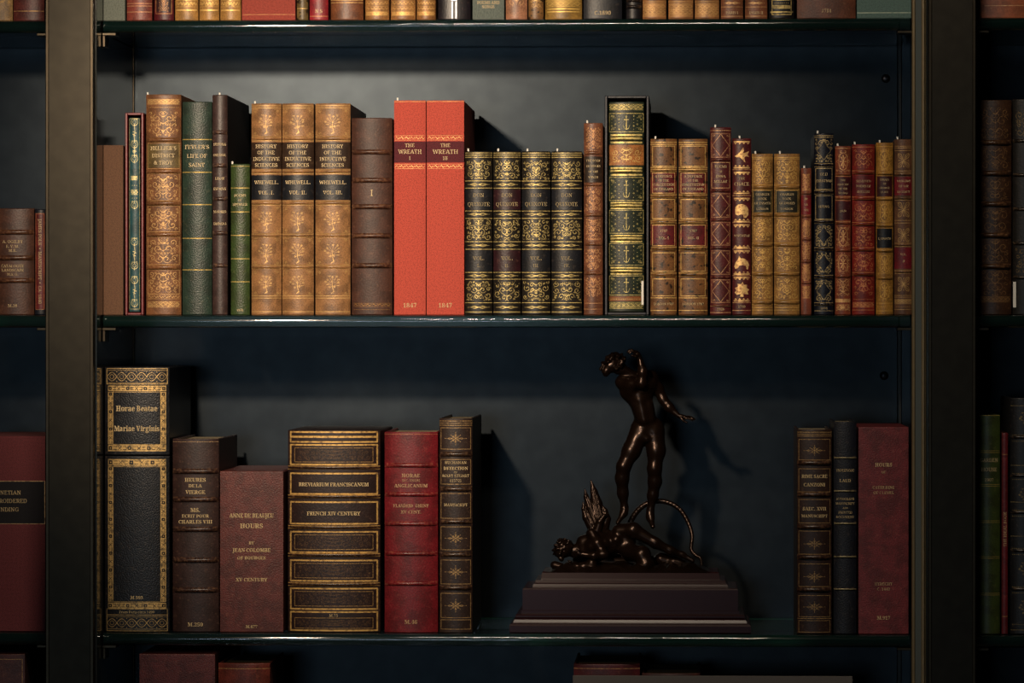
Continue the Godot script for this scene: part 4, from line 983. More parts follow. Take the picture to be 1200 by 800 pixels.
	{"name": "book_box", "label": "wide brown case with gold framed panels lettered BREVIARIUM FRANCISCANUM", "x": -386.8, "y": 1171.4, "w": 98.8, "h": 216.4, "col": "241412", "ops": [["B", 176.7, 3.4, 1.3], ["B", 145.7, 3.4, 1.3], ["B", 112.8, 3.4, 1.3], ["B", 83.1, 3.4, 1.3], ["B", 51.6, 3.4, 1.3], ["R", 209.8, 214.6, 0.03, 2.2], ["R", 204.1, 209.3, 0.03, 2.2], ["R", 179.9, 200.9, 0.03, 2.2], ["R", 148.4, 170.3, 0.03, 2.2], ["R", 116.5, 139.7, 0.03, 2.2], ["R", 85.9, 107.8, 0.03, 2.2], ["R", 55.3, 77.2, 0.03, 2.2], ["R", 25.2, 47.1, 0.03, 2.2], ["R", 2.3, 22.0, 0.03, 2.2], ["R", 182.6, 197.7, 0.075, 0.6], ["R", 89.1, 104.6, 0.075, 0.6], ["R", 58.5, 74.0, 0.075, 0.6], ["R", 28.4, 43.9, 0.075, 0.6], ["R", 4.6, 15.6, 0.075, 0.6], ["g", 178.1, 0.9], ["g", 174.9, 0.9], ["g", 147.0, 0.9], ["g", 144.1, 0.9], ["g", 114.2, 0.9], ["g", 111.3, 0.9], ["g", 84.4, 0.9], ["g", 81.5, 0.9], ["g", 53.0, 0.9], ["g", 50.1, 0.9], ["T", 158.4, 3.8, "BREVIARIUM FRANCISCANUM", 0.76], ["T", 127.4, 3.8, "FRENCH XIV CENTURY", 0.58], ["T", 18.3, 2.9, "M.75", 0.14], ["N", "arabesque", 183.5, 196.8, 0.8], ["N", "arabesque", 90.0, 103.7, 0.8], ["N", "arabesque", 59.4, 73.1, 0.8], ["N", "arabesque", 29.3, 43.0, 0.8], ["N", "arabesque", 5.5, 14.2, 0.8]], "bulge": 6.5, "gilt": "c9a15c", "case": 1, "category": "book box", "bold": 1, "d": 195, "rough": 0.4},
	{"name": "leather_book", "label": "crimson ribbed leather book lettered HORAE and M.46", "x": -303.8, "y": 1171.4, "w": 57.1, "h": 214.7, "col": "6a161e", "ops": [["B", 179.1, 3.8, 1.5], ["B", 148.1, 3.8, 1.5], ["B", 116.6, 3.8, 1.5], ["B", 84.7, 3.8, 1.5], ["B", 52.8, 3.8, 1.5], ["T", 168.1, 3.8, "HORAE", 0.5], ["T", 162.9, 2.6, "SEC. USUM", 0.4], ["T", 157.2, 3.5, "ANGLICANUM", 0.68], ["T", 135.8, 3.3, "FLANDERS  GHENT", 0.66], ["T", 129.2, 3.3, "XV CENT.", 0.5], ["T", 11.7, 4.2, "M.46", 0.24], ["g", 212.4, 0.5]], "bulge": 5, "gilt": "b88a5c", "bold": 1, "d": 180, "rough": 0.4, "ink": "d0a878"},
	{"name": "leather_book", "label": "narrow brown book with gilt stars lettered BUCHANAN DETECTION", "x": -255.9, "y": 1171.4, "w": 35.1, "h": 229.3, "col": "2c1e19", "ops": [["B", 191.0, 4.2, 1.6], ["B", 153.8, 4.2, 1.6], ["B", 119.0, 4.2, 1.6], ["B", 83.9, 4.2, 1.6], ["B", 48.3, 4.2, 1.6], ["R", 196.5, 219.3, 0.05, 0.7], ["R", 159.1, 185.5, 0.05, 0.7], ["R", 122.6, 149.1, 0.05, 0.7], ["R", 88.9, 113.5, 0.05, 0.7], ["R", 52.4, 78.0, 0.05, 0.7], ["R", 16.4, 42.4, 0.05, 0.7], ["R", 4.1, 14.1, 0.05, 0.7], ["M", "star", 199.7, 216.1, 0.66], ["M", "star", 93.0, 109.4, 0.66], ["M", "star", 57.0, 73.4, 0.66], ["M", "star", 21.0, 37.4, 0.66], ["g", 226.6, 0.7], ["g", 224.3, 0.7], ["g", 222.0, 0.7], ["T", 182.1, 2.9, "BUCHANAN", 0.66], ["T", 175.9, 3.1, "DETECTION", 0.74], ["T", 171.6, 2.0, "OF"], ["T", 167.9, 2.9, "MARY STUART", 0.86], ["T", 162.8, 2.9, "(1572)", 0.45], ["T", 136.8, 2.9, "MANUSCRIPT", 0.72]], "bulge": 3.6, "gilt": "b89660", "bold": 1, "d": 200, "rough": 0.4, "metal": 0.5},
	{"name": "leather_book", "label": "dark brown ribbed book lettered RIME SACRE CANZONI, right of the bronze", "x": 126.6, "y": 1171.4, "w": 36.7, "h": 217.8, "col": "2c1b16", "ops": [["B", 182.4, 4.4, 1.8], ["B", 148.8, 4.4, 1.8], ["B", 114.3, 4.4, 1.8], ["B", 82.1, 4.4, 1.8], ["B", 47.5, 4.4, 1.8], ["R", 185.6, 207.4, 0.05, 0.7], ["R", 151.5, 176.1, 0.05, 0.7], ["R", 118.4, 143.4, 0.05, 0.7], ["R", 85.2, 109.8, 0.05, 0.7], ["R", 50.7, 74.8, 0.05, 0.7], ["R", 18.5, 41.2, 0.05, 0.7], ["R", 2.1, 14.4, 0.05, 0.7], ["M", "star", 188.8, 202.4, 0.62], ["M", "star", 89.3, 102.9, 0.62], ["M", "star", 54.3, 68.0, 0.62], ["M", "star", 22.1, 35.7, 0.62], ["g", 215.1, 0.8], ["g", 212.9, 0.8], ["g", 211.0, 0.8], ["g", 16.6, 0.8], ["T", 167.9, 3.6, "RIME SACRE", 0.74], ["T", 159.0, 3.6, "CANZONI", 0.62], ["T", 133.4, 3.6, "SAEC. XVII", 0.68], ["T", 125.7, 3.1, "MANUSCRIPT", 0.76]], "bulge": 3.8, "gilt": "b0905c", "bold": 1, "d": 170, "rough": 0.45, "metal": 0.5},
	{"name": "leather_book", "label": "navy blue ribbed leather book lettered LAUD, beside the red case", "x": 159.2, "y": 1171.4, "w": 24.0, "h": 226.1, "col": "12151f", "ops": [["g", 187.9, 1.6], ["g", 152.5, 1.6], ["g", 118.0, 1.6], ["g", 82.6, 1.6], ["g", 48.1, 1.6], ["B", 187.9, 2.4, 0.8], ["B", 152.5, 2.4, 0.8], ["B", 118.0, 2.4, 0.8], ["B", 82.6, 2.4, 0.8], ["B", 48.1, 2.4, 0.8], ["T", 174.3, 2.7, "UNDERWOOD", 0.8], ["T", 163.4, 3.1, "LAUD", 0.5], ["T", 143.9, 2.4, "AUTOGRAPH", 0.8], ["T", 139.1, 2.4, "MANUSCRIPT", 0.84], ["T", 134.3, 1.8, "AND"], ["T", 129.6, 2.4, "PRINTED", 0.64], ["T", 124.7, 2.4, "DOCUMENT", 0.8]], "bulge": 2.8, "gilt": "a99a70", "bold": 1, "d": 160, "hide": "morocco", "rough": 0.5, "metal": 0.5},
	{"name": "book_box", "label": "tall red leather case lettered HOURS OF CATHERINE OF CLEVES", "x": 199.9, "y": 1171.4, "w": 52.9, "h": 220.6, "col": "6a262a", "ops": [["T", 180.3, 4.0, "HOURS", 0.34], ["T", 172.5, 2.5, "OF"], ["T", 156.2, 2.9, "CATHERINE", 0.46], ["T", 150.5, 2.9, "OF CLEVES", 0.42], ["T", 53.6, 2.9, "UTRECHT", 0.36], ["T", 48.2, 2.9, "C. 1440", 0.3], ["T", 17.6, 3.8, "M.917", 0.26]], "bulge": 0.8, "hide": "morocco", "gilt": "c89a70", "case": 1, "category": "book box", "bold": 1, "d": 180, "rough": 0.5},
	{"name": "leather_book", "label": "brown ribbed book at the left edge of the picture", "x": -731.9, "y": 1511.0, "w": 45.1, "h": 114.4, "col": "4a2c20", "ops": [["B", 88.8, 4.4, 1.6], ["B", 61.3, 4.4, 1.6], ["B", 37.0, 4.4, 1.6], ["T", 78.7, 3.1, "A. OGILBY"], ["T", 73.7, 2.8, "E. V. M."], ["T", 69.2, 2.9, "M.B."], ["T", 52.6, 2.9, "CATALOGUE"], ["T", 48.1, 2.9, "LANDSCAPE"], ["T", 43.7, 2.6, "M.S. G."], ["T", 10.0, 3.1, "M.38"]], "bulge": 4, "gilt": "b08a5a", "d": 150},
	{"name": "leather_book", "label": "narrow dark book with red vertical label beside the left post", "x": -702.4, "y": 1511.0, "w": 11.0, "h": 113.4, "col": "161824", "ops": [["F", 5.9, 108.9, "6a1c1e", 0.8], ["R", 5.9, 108.9, 0.1, 0.6], ["T", 57.6, 3.3, "JAMES POLK  •  MANUSCRIPT  •  CA. 1840", 0.9, -1]], "bulge": 1.2, "gilt": "c89c68", "d": 150},
	{"name": "book_box", "label": "red cloth case with black label lettered VENETIAN EMBROIDERED BINDING", "x": -738.2, "y": 1171.4, "w": 82.4, "h": 209.6, "col": "6e3034", "ops": [["L", 115.8, 161.5, "17151a", 0.985], ["R", 115.8, 161.5, 0.005, 0.9], ["T", 149.2, 4.2, "VENETIAN", 0.5], ["T", 140.3, 4.2, "EMBROIDERED", 0.62], ["T", 131.1, 4.2, "BINDING", 0.42]], "bulge": 0.8, "hide": "cloth", "rough": 0.85, "case": 1, "category": "book box", "gilt": "c8a878", "d": 190},
	{"name": "book_box", "label": "brown leather case cut off by the lower left corner", "x": -746.0, "y": 831.3, "w": 53.9, "h": 316.1, "col": "4a2620", "ops": [["R", 10.0, 310.6, 0.05, 0.6]], "bulge": 1.0, "case": 1, "category": "book box", "d": 180},
	{"name": "leather_book", "label": "dark brown ribbed book with tooled panels, right of the right post", "x": 318.3, "y": 1511.0, "w": 35.2, "h": 228.4, "col": "3c2618", "ops": [["B", 183.1, 4.6, 2.0], ["B", 150.4, 4.6, 2.0], ["B", 117.8, 4.6, 2.0], ["B", 84.7, 4.6, 2.0], ["B", 51.6, 4.6, 2.0], ["M", "arabesque", 186.7, 221.2, 0.84], ["M", "arabesque", 154.1, 179.5, 0.84], ["M", "arabesque", 121.4, 146.8, 0.84], ["M", "arabesque", 88.3, 114.2, 0.84], ["M", "arabesque", 55.2, 81.1, 0.84], ["M", "arabesque", 18.9, 47.9, 0.84], ["M", "knot", 13.5, 19.8, 0.9]], "bulge": 4.4, "gilt": "80603a", "metal": 0.3, "d": 160, "z": -4},
	{"name": "leather_book", "label": "black tooled book with white sticker at the right edge", "x": 352.8, "y": 1511.0, "w": 31.1, "h": 229.3, "col": "15120f", "ops": [["B", 184.8, 3, 1.2], ["B", 148.6, 3, 1.2], ["B", 112.3, 3, 1.2], ["B", 76.0, 3, 1.2], ["B", 39.8, 3, 1.2], ["M", "dense", 189.4, 216.6, 0.84], ["M", "dense", 44.3, 71.5, 0.84], ["S", 8.0, 35.2, -13.1, 4.5]], "bulge": 3.6, "gilt": "7a6238", "d": 160, "metal": 0.4, "z": -4},
	{"name": "cloth_book", "label": "green book with gilt lines in the lower right bay", "x": 312.0, "y": 1171.4, "w": 23.4, "h": 233.4, "col": "39461f", "ops": [["g", 232.9, 0.8], ["g", 195.3, 0.8], ["g", 193.4, 0.8], ["g", 159.4, 0.8], ["g", 157.6, 0.8], ["g", 120.8, 0.8], ["g", 119.0, 0.8], ["g", 82.7, 0.8], ["g", 80.9, 0.8], ["g", 43.7, 0.8], ["g", 41.9, 0.8], ["T", 185.3, 3.8, "GARDEN", 0.8], ["T", 175.3, 3.8, "HOUSE", 0.7], ["T", 164.4, 3.1, "1907", 0.5]], "bulge": 3, "gilt": "a58a4a", "d": 150, "z": -4},
	{"name": "cloth_book", "label": "thin red book lettered THE IDEAL BOOK", "x": 328.8, "y": 1171.4, "w": 6.3, "h": 214.3, "col": "5a161c", "ops": [["T", 111.8, 3.1, "THE IDEAL BOOK", 0.9, 1], ["g", 191.6, 0.7], ["g", 19.2, 0.7]], "bulge": 0.8, "gilt": "a58a4a", "d": 150, "z": -4},
	{"name": "leather_book", "label": "black book with small gilt flowers at the right edge", "x": 350.7, "y": 1171.4, "w": 32.0, "h": 251.5, "col": "0f0f12", "ops": [["B", 209.8, 3, 1], ["B", 169.0, 3, 1], ["B", 130.0, 3, 1], ["B", 89.2, 3, 1], ["B", 48.3, 3, 1], ["M", "bouquet", 218.9, 238.8, 0.5], ["M", "bouquet", 137.2, 159.0, 0.5], ["M", "bouquet", 57.4, 80.1, 0.5], ["M", "bouquet", 16.6, 39.3, 0.5], ["M", "dots", 210.7, 213.4, 0.9], ["M", "dots", 204.4, 207.1, 0.9], ["M", "dots", 169.9, 172.6, 0.9], ["M", "dots", 163.6, 166.3, 0.9], ["M", "dots", 130.9, 133.6, 0.9], ["M", "dots", 124.5, 127.3, 0.9], ["M", "dots", 90.1, 92.8, 0.9], ["M", "dots", 83.7, 86.4, 0.9], ["M", "dots", 49.2, 52.0, 0.9], ["M", "dots", 42.9, 45.6, 0.9], ["M", "dots", 9.3, 12.0, 0.9], ["g", 243.4, 0.6], ["g", 179.9, 0.6], ["g", 140.9, 0.6], ["g", 104.6, 0.6], ["g", 4.8, 0.6]], "bulge": 3.4, "gilt": "9a8450", "d": 150, "z": -4, "metal": 0.4},
	{"name": "leather_book", "label": "mustard tan book at the top left corner", "x": -749.7, "y": 1826.1, "w": 35.0, "h": 228.5, "col": "8a6a3e", "ops": [["M", "dense", 162.7, 193.8, 0.86], ["M", "dense", 126.1, 157.2, 0.86], ["M", "dense", 89.5, 120.6, 0.86], ["M", "dense", 52.9, 84.0, 0.86], ["M", "dense", 14.4, 47.4, 0.86], ["B", 159.9, 3, 1.2], ["B", 123.3, 3, 1.2], ["B", 86.7, 3, 1.2], ["B", 50.1, 3, 1.2]], "bulge": 3, "gilt": "b08a4a", "metal": 0.4},
	{"name": "leather_book", "label": "dark red book beside the left post, top left", "x": -714.7, "y": 1826.1, "w": 33.1, "h": 228.3, "col": "5c2a26", "ops": [["B", 159.8, 3, 1.2], ["B", 123.2, 3, 1.2], ["B", 86.6, 3, 1.2], ["B", 50.0, 3, 1.2], ["g", 10.7, 0.8]], "bulge": 3},
	{"name": "book_box", "label": "grey green cloth case, first in the top row", "x": -622.3, "y": 1826.1, "w": 22.9, "h": 227.9, "col": "747a70", "ops": [], "case": 1, "category": "book box", "bulge": 0.6, "hide": "cloth", "rough": 0.8},
	{"name": "leather_book", "label": "red brown calf book second in the top row", "x": -595.5, "y": 1826.1, "w": 27.0, "h": 227.7, "col": "7c3a30", "ops": [["B", 159.2, 4, 1.4], ["B", 122.7, 4, 1.4], ["B", 86.1, 4, 1.4], ["B", 49.6, 4, 1.4], ["g", 18.5, 0.9], ["g", 15.8, 0.9], ["g", 9.4, 0.9]], "bulge": 3.4, "gilt": "c09068"},
	{"name": "leather_book", "label": "dark red book with a framed gilt panel in the top row", "x": -569.1, "y": 1826.1, "w": 21.1, "h": 227.6, "col": "4a1218", "ops": [["R", 7.5, 49.5, 0.1, 0.9], ["F", 9.3, 49.5, "2c1014", 0.7], ["M", "arabesque", 9.3, 31.2, 0.56], ["R", 58.6, 204.8, 0.1, 0.9]], "bulge": 2.6, "gilt": "b88a58"},
	{"name": "leather_book", "label": "first of three tan books with gilt feet in the top row", "x": -544.7, "y": 1826.1, "w": 24.7, "h": 227.5, "col": "a3773e", "ops": [["B", 159.0, 3, 1.2], ["B", 122.5, 3, 1.2], ["B", 85.9, 3, 1.2], ["B", 49.4, 3, 1.2], ["M", "arabesque", 161.7, 192.8, 0.86], ["M", "arabesque", 125.2, 156.2, 0.86], ["M", "arabesque", 88.7, 119.7, 0.86], ["M", "arabesque", 52.1, 83.2, 0.86], ["M", "arabesque", 13.8, 46.7, 0.86], ["M", "wave", 14.7, 22.0, 0.9], ["G", 10.5, 12.0]], "bulge": 3.2, "gilt": "d8b068", "group": "tan gilt trio in the top row", "metal": 0.5},
	{"name": "leather_book", "label": "second of three tan books with gilt feet in the top row", "x": -520.4, "y": 1826.1, "w": 21.1, "h": 227.3, "col": "a3773e", "ops": [["B", 158.9, 3, 1.2], ["B", 122.4, 3, 1.2], ["B", 85.8, 3, 1.2], ["B", 49.3, 3, 1.2], ["M", "arabesque", 161.6, 192.6, 0.86], ["M", "arabesque", 125.1, 156.1, 0.86], ["M", "arabesque", 88.6, 119.6, 0.86], ["M", "arabesque", 52.1, 83.1, 0.86], ["M", "arabesque", 13.7, 46.6, 0.86], ["M", "wave", 14.6, 21.9, 0.9], ["G", 10.4, 11.9]], "bulge": 3.2, "gilt": "d8b068", "group": "tan gilt trio in the top row", "metal": 0.5},
	{"name": "leather_book", "label": "third of three tan books with gilt feet in the top row", "x": -497.5, "y": 1826.1, "w": 22.0, "h": 227.2, "col": "a3773e", "ops": [["B", 158.8, 3, 1.2], ["B", 122.3, 3, 1.2], ["B", 85.7, 3, 1.2], ["B", 49.2, 3, 1.2], ["M", "arabesque", 161.5, 192.5, 0.86], ["M", "arabesque", 125.0, 156.0, 0.86], ["M", "arabesque", 88.5, 119.5, 0.86], ["M", "arabesque", 52.0, 83.0, 0.86], ["M", "arabesque", 13.6, 46.5, 0.86], ["M", "wave", 14.5, 21.8, 0.9], ["G", 10.3, 11.8]], "bulge": 3.2, "gilt": "d8b068", "group": "tan gilt trio in the top row", "metal": 0.5},
	{"name": "cloth_book", "label": "wide salmon red cloth book in the top row", "x": -456.5, "y": 1826.1, "w": 57.2, "h": 227.0, "col": "a04438", "ops": [["g", 6.2, 0.5]], "hide": "cloth", "rough": 0.85, "bulge": 2},
	{"name": "leather_book", "label": "narrow olive speckled book beside the wide salmon red one", "x": -420.1, "y": 1826.1, "w": 11.9, "h": 226.8, "col": "6e5a34", "ops": [["g", 12.5, 0.8]], "hide": "spotted", "bulge": 2},
	{"name": "leather_book", "label": "bright crimson book marked N S in the top row", "x": -402.5, "y": 1826.1, "w": 19.6, "h": 226.7, "col": "8c2028", "ops": [["T", 9.7, 3.7, "N S", 0.5], ["g", 4.2, 0.6]], "bulge": 2.2, "gilt": "d8b274"},
	{"name": "leather_book", "label": "chestnut calf book before the second tan trio", "x": -372.5, "y": 1826.1, "w": 34.7, "h": 226.6, "col": "6e4026", "ops": [["B", 158.2, 4, 1.5], ["B", 121.7, 4, 1.5], ["B", 85.3, 4, 1.5], ["B", 48.8, 4, 1.5], ["g", 21.4, 0.8], ["g", 18.7, 0.8]], "bulge": 4},
	{"name": "leather_book", "label": "left book of the chestnut trio with wavy gilt feet", "x": -340.1, "y": 1826.1, "w": 25.5, "h": 226.4, "col": "8c5f34", "ops": [["B", 158.0, 3, 1.2], ["B", 121.6, 3, 1.2], ["B", 85.1, 3, 1.2], ["B", 48.7, 3, 1.2], ["M", "wave", 15.9, 20.4, 0.9], ["M", "wave", 10.4, 14.5, 0.9], ["M", "knot", 4.9, 9.0, 0.9]], "bulge": 3.4, "gilt": "d0a462", "group": "chestnut trio in the top row", "metal": 0.5},
	{"name": "leather_book", "label": "middle book of the chestnut trio with wavy gilt feet", "x": -312.2, "y": 1826.1, "w": 26.4, "h": 226.3, "col": "8c5f34", "ops": [["B", 157.9, 3, 1.2], ["B", 121.5, 3, 1.2], ["B", 85.0, 3, 1.2], ["B", 48.6, 3, 1.2], ["M", "wave", 15.8, 20.3, 0.9], ["M", "wave", 10.3, 14.4, 0.9], ["M", "knot", 4.8, 8.9, 0.9]], "bulge": 3.4, "gilt": "d0a462", "group": "chestnut trio in the top row", "metal": 0.5},
	{"name": "leather_book", "label": "right book of the chestnut trio with wavy gilt feet", "x": -287.6, "y": 1826.1, "w": 20.0, "h": 226.1, "col": "8c5f34", "ops": [["B", 157.8, 3, 1.2], ["B", 121.4, 3, 1.2], ["B", 84.9, 3, 1.2], ["B", 48.5, 3, 1.2], ["M", "wave", 15.7, 20.3, 0.9], ["M", "wave", 10.2, 14.3, 0.9], ["M", "knot", 4.8, 8.9, 0.9]], "bulge": 3.4, "gilt": "d0a462", "group": "chestnut trio in the top row", "metal": 0.5},
	{"name": "leather_book", "label": "black book with two pale ribbon ties in the top row", "x": -257.4, "y": 1826.1, "w": 34.6, "h": 226.0, "col": "17131a", "ops": [["strap", 21]], "bulge": 3, "rough": 0.35},
	{"name": "cloth_book", "label": "grey green cloth book lettered near its foot", "x": -221.0, "y": 1826.1, "w": 33.7, "h": 225.8, "col": "66706a", "ops": [["T", 18.2, 3.1, "POEMS AND", 0.7], ["T", 13.7, 2.9, "SONGS", 0.5]], "hide": "cloth", "rough": 0.85, "bulge": 2, "gilt": "c8b888"},
	{"name": "leather_book", "label": "pinkish tan tooled book right of the grey green cloth one", "x": -190.9, "y": 1826.1, "w": 22.7, "h": 225.6, "col": "96684e", "ops": [["M", "arabesque", 160.1, 191.0, 0.86], ["M", "arabesque", 123.7, 154.6, 0.86], ["M", "arabesque", 87.3, 118.2, 0.86], ["M", "arabesque", 50.9, 81.8, 0.86], ["M", "arabesque", 12.7, 45.4, 0.86], ["B", 48.2, 3, 1]], "bulge": 3, "gilt": "c89c6c", "metal": 0.4},
	{"name": "leather_book", "label": "narrow brown speckled book with gilt sprigs in the top row", "x": -170.1, "y": 1826.1, "w": 15.9, "h": 225.5, "col": "75532f", "ops": [["M", "arabesque", 160.0, 190.9, 0.86], ["M", "arabesque", 123.6, 154.5, 0.86], ["M", "arabesque", 87.2, 118.1, 0.86], ["M", "arabesque", 50.8, 81.8, 0.86], ["M", "arabesque", 12.6, 45.3, 0.86]], "hide": "spotted", "bulge": 2.2, "gilt": "caa262"},
	{"name": "leather_book", "label": "thick old gold book with rounded foot in the top row", "x": -140.8, "y": 1826.1, "w": 39.1, "h": 225.4, "col": "8c6c34", "ops": [["M", "knot", 13.4, 20.7, 0.9], ["M", "dense", 22.5, 48.0, 0.9], ["G", 10.7, 12.0], ["G", 7.8, 8.9]], "bulge": 6, "gilt": "d4b060", "metal": 0.5},
	{"name": "leather_book", "label": "black book marked C.1890 in the top row", "x": -98.9, "y": 1826.1, "w": 40.9, "h": 225.1, "col": "15171e", "ops": [["T", 6.9, 4.0, "C.1890", 0.56]], "bulge": 3, "rough": 0.4, "gilt": "c0b48c"},
	{"name": "leather_book", "label": "narrow black ribbed book in the top row", "x": -65.7, "y": 1826.1, "w": 16.3, "h": 225.0, "col": "141318", "ops": [["B", 47.7, 3.4, 1.6], ["B", 20.4, 3.4, 1.6], ["B", 13.2, 3.4, 1.6]], "bulge": 2.6, "rough": 0.4},
	{"name": "leather_book", "label": "first of three tan books with gilt lattice feet", "x": -43.8, "y": 1826.1, "w": 25.1, "h": 224.9, "col": "8a5c36", "ops": [["B", 156.7, 3, 1.2], ["B", 120.3, 3, 1.2], ["B", 84.0, 3, 1.2], ["B", 47.6, 3, 1.2], ["M", "knot", 10.4, 16.7, 0.92], ["M", "knot", 4.0, 10.4, 0.92], ["g", 18.5, 0.8], ["g", 3.1, 0.8]], "bulge": 3.2, "gilt": "c49a60", "group": "tan lattice trio in the top row", "metal": 0.5},
	{"name": "leather_book", "label": "second of three tan books with gilt lattice feet", "x": -15.7, "y": 1826.1, "w": 26.3, "h": 224.7, "col": "8a5c36", "ops": [["B", 156.6, 3, 1.2], ["B", 120.2, 3, 1.2], ["B", 83.9, 3, 1.2], ["B", 47.5, 3, 1.2], ["M", "knot", 10.3, 16.6, 0.92], ["M", "knot", 3.9, 10.3, 0.92], ["g", 18.5, 0.8], ["g", 3.0, 0.8]], "bulge": 3.2, "gilt": "c49a60", "group": "tan lattice trio in the top row", "metal": 0.5},
	{"name": "leather_book", "label": "third of three tan books with gilt lattice feet", "x": 12.2, "y": 1826.1, "w": 25.8, "h": 224.6, "col": "8a5c36", "ops": [["B", 156.4, 3, 1.2], ["B", 120.1, 3, 1.2], ["B", 83.8, 3, 1.2], ["B", 47.4, 3, 1.2], ["M", "knot", 10.2, 16.5, 0.92], ["M", "knot", 3.8, 10.2, 0.92], ["g", 18.4, 0.8], ["g", 2.9, 0.8]], "bulge": 3.2, "gilt": "c49a60", "group": "tan lattice trio in the top row", "metal": 0.5},
	{"name": "leather_book", "label": "left of two rosy brown books lettered at the foot", "x": 38.8, "y": 1826.1, "w": 23.5, "h": 224.4, "col": "74462e", "ops": [["T", 6.5, 2.7, "PARIS I", 0.7], ["g", 12.8, 0.7], ["g", 2.8, 0.7], ["M", "fleuron", 14.6, 19.2, 0.8]], "bulge": 3, "gilt": "c8a06c", "group": "rosy brown pair in the top row"},
	{"name": "leather_book", "label": "right of two rosy brown books lettered at the foot", "x": 64.6, "y": 1826.1, "w": 23.5, "h": 224.3, "col": "74462e", "ops": [["T", 6.4, 2.7, "PARIS II", 0.7], ["g", 12.7, 0.7], ["g", 2.8, 0.7], ["M", "fleuron", 14.6, 19.1, 0.8]], "bulge": 3, "gilt": "c8a06c", "group": "rosy brown pair in the top row"},
	{"name": "leather_book", "label": "black book with gilt foot panel in the top row", "x": 91.6, "y": 1826.1, "w": 26.7, "h": 224.1, "col": "131214", "ops": [["R", 4.5, 19.9, 0.12, 1.2], ["M", "dots", 15.4, 18.1, 0.6], ["M", "knot", 10.8, 14.5, 0.7], ["G", 6.3, 8.1]], "bulge": 3, "gilt": "c0a868", "rough": 0.35},
	{"name": "leather_book", "label": "wide brown leather book marked 1751 in the top row", "x": 139.1, "y": 1826.1, "w": 62.0, "h": 223.9, "col": "5e3422", "ops": [["T", 8.4, 3.4, "1751", 0.2]], "bulge": 3, "gilt": "d8bc84"},
	{"name": "book_box", "label": "blue green cloth case at the right end of the top row", "x": 200.2, "y": 1826.1, "w": 57.4, "h": 223.6, "col": "56706a", "ops": [["g", 6.0, 0.9]], "case": 1, "category": "book box", "bulge": 0.8, "hide": "cloth", "rough": 0.75, "gilt": "b8c0a8", "metal": 0.1},
	{"name": "leather_book", "label": "orange brown leather book at the top right corner", "x": 331.5, "y": 1826.1, "w": 60.9, "h": 223.4, "col": "8c4a2a", "ops": [["M", "dots", 11.3, 15.8, 0.8]], "bulge": 3, "gilt": "e0c090", "z": -4},
	{"name": "book_box", "label": "plain russet leather case below the lower shelf at left", "x": -554.8, "y": 831.3, "w": 81.2, "h": 316.7, "col": "5c2a28", "ops": [], "bulge": 0.8, "case": 1, "category": "book box", "hide": "morocco", "d": 170},
	{"name": "leather_book", "label": "red brown leather book with worn head below the lower shelf", "x": -483.2, "y": 831.3, "w": 55.4, "h": 306.9, "col": "6a2e24", "ops": [["B", 249.3, 4, 1.5], ["B", 194.5, 4, 1.5], ["B", 139.6, 4, 1.5], ["B", 84.8, 4, 1.5], ["g", 301.4, 0.6]], "bulge": 4.5, "d": 160},
	{"name": "leather_book", "label": "dark maroon leather book behind the grey card", "x": -94.8, "y": 831.3, "w": 70.7, "h": 306.4, "col": "4a1a1e", "ops": [["B", 249.8, 4, 1.5], ["B", 195.0, 4, 1.5], ["B", 140.2, 4, 1.5], ["B", 85.4, 4, 1.5], ["g", 301.8, 0.6]], "bulge": 4.5, "d": 160, "z": -12},
	{"name": "leather_book", "label": "dark brown leather book right of the maroon one behind the card", "x": -26.0, "y": 831.3, "w": 62.4, "h": 296.6, "col": "3c1c1a", "ops": [["B", 250.0, 4, 1.5], ["B", 195.3, 4, 1.5], ["B", 140.5, 4, 1.5], ["B", 85.8, 4, 1.5]], "bulge": 4, "d": 160, "z": -12},
]
var SLIPCASES: Array = [
	["narrow maroon slipcase holding the teal green book", -600.6, 1511.0, 19.8, 216.6, 165, 0, 2.6, "74262a", ""],
	["black slipcase holding the thick gold and green book", -73.1, 1511.0, 47.2, 233.7, 215, 0, 3.0, "12131c", ""],
]
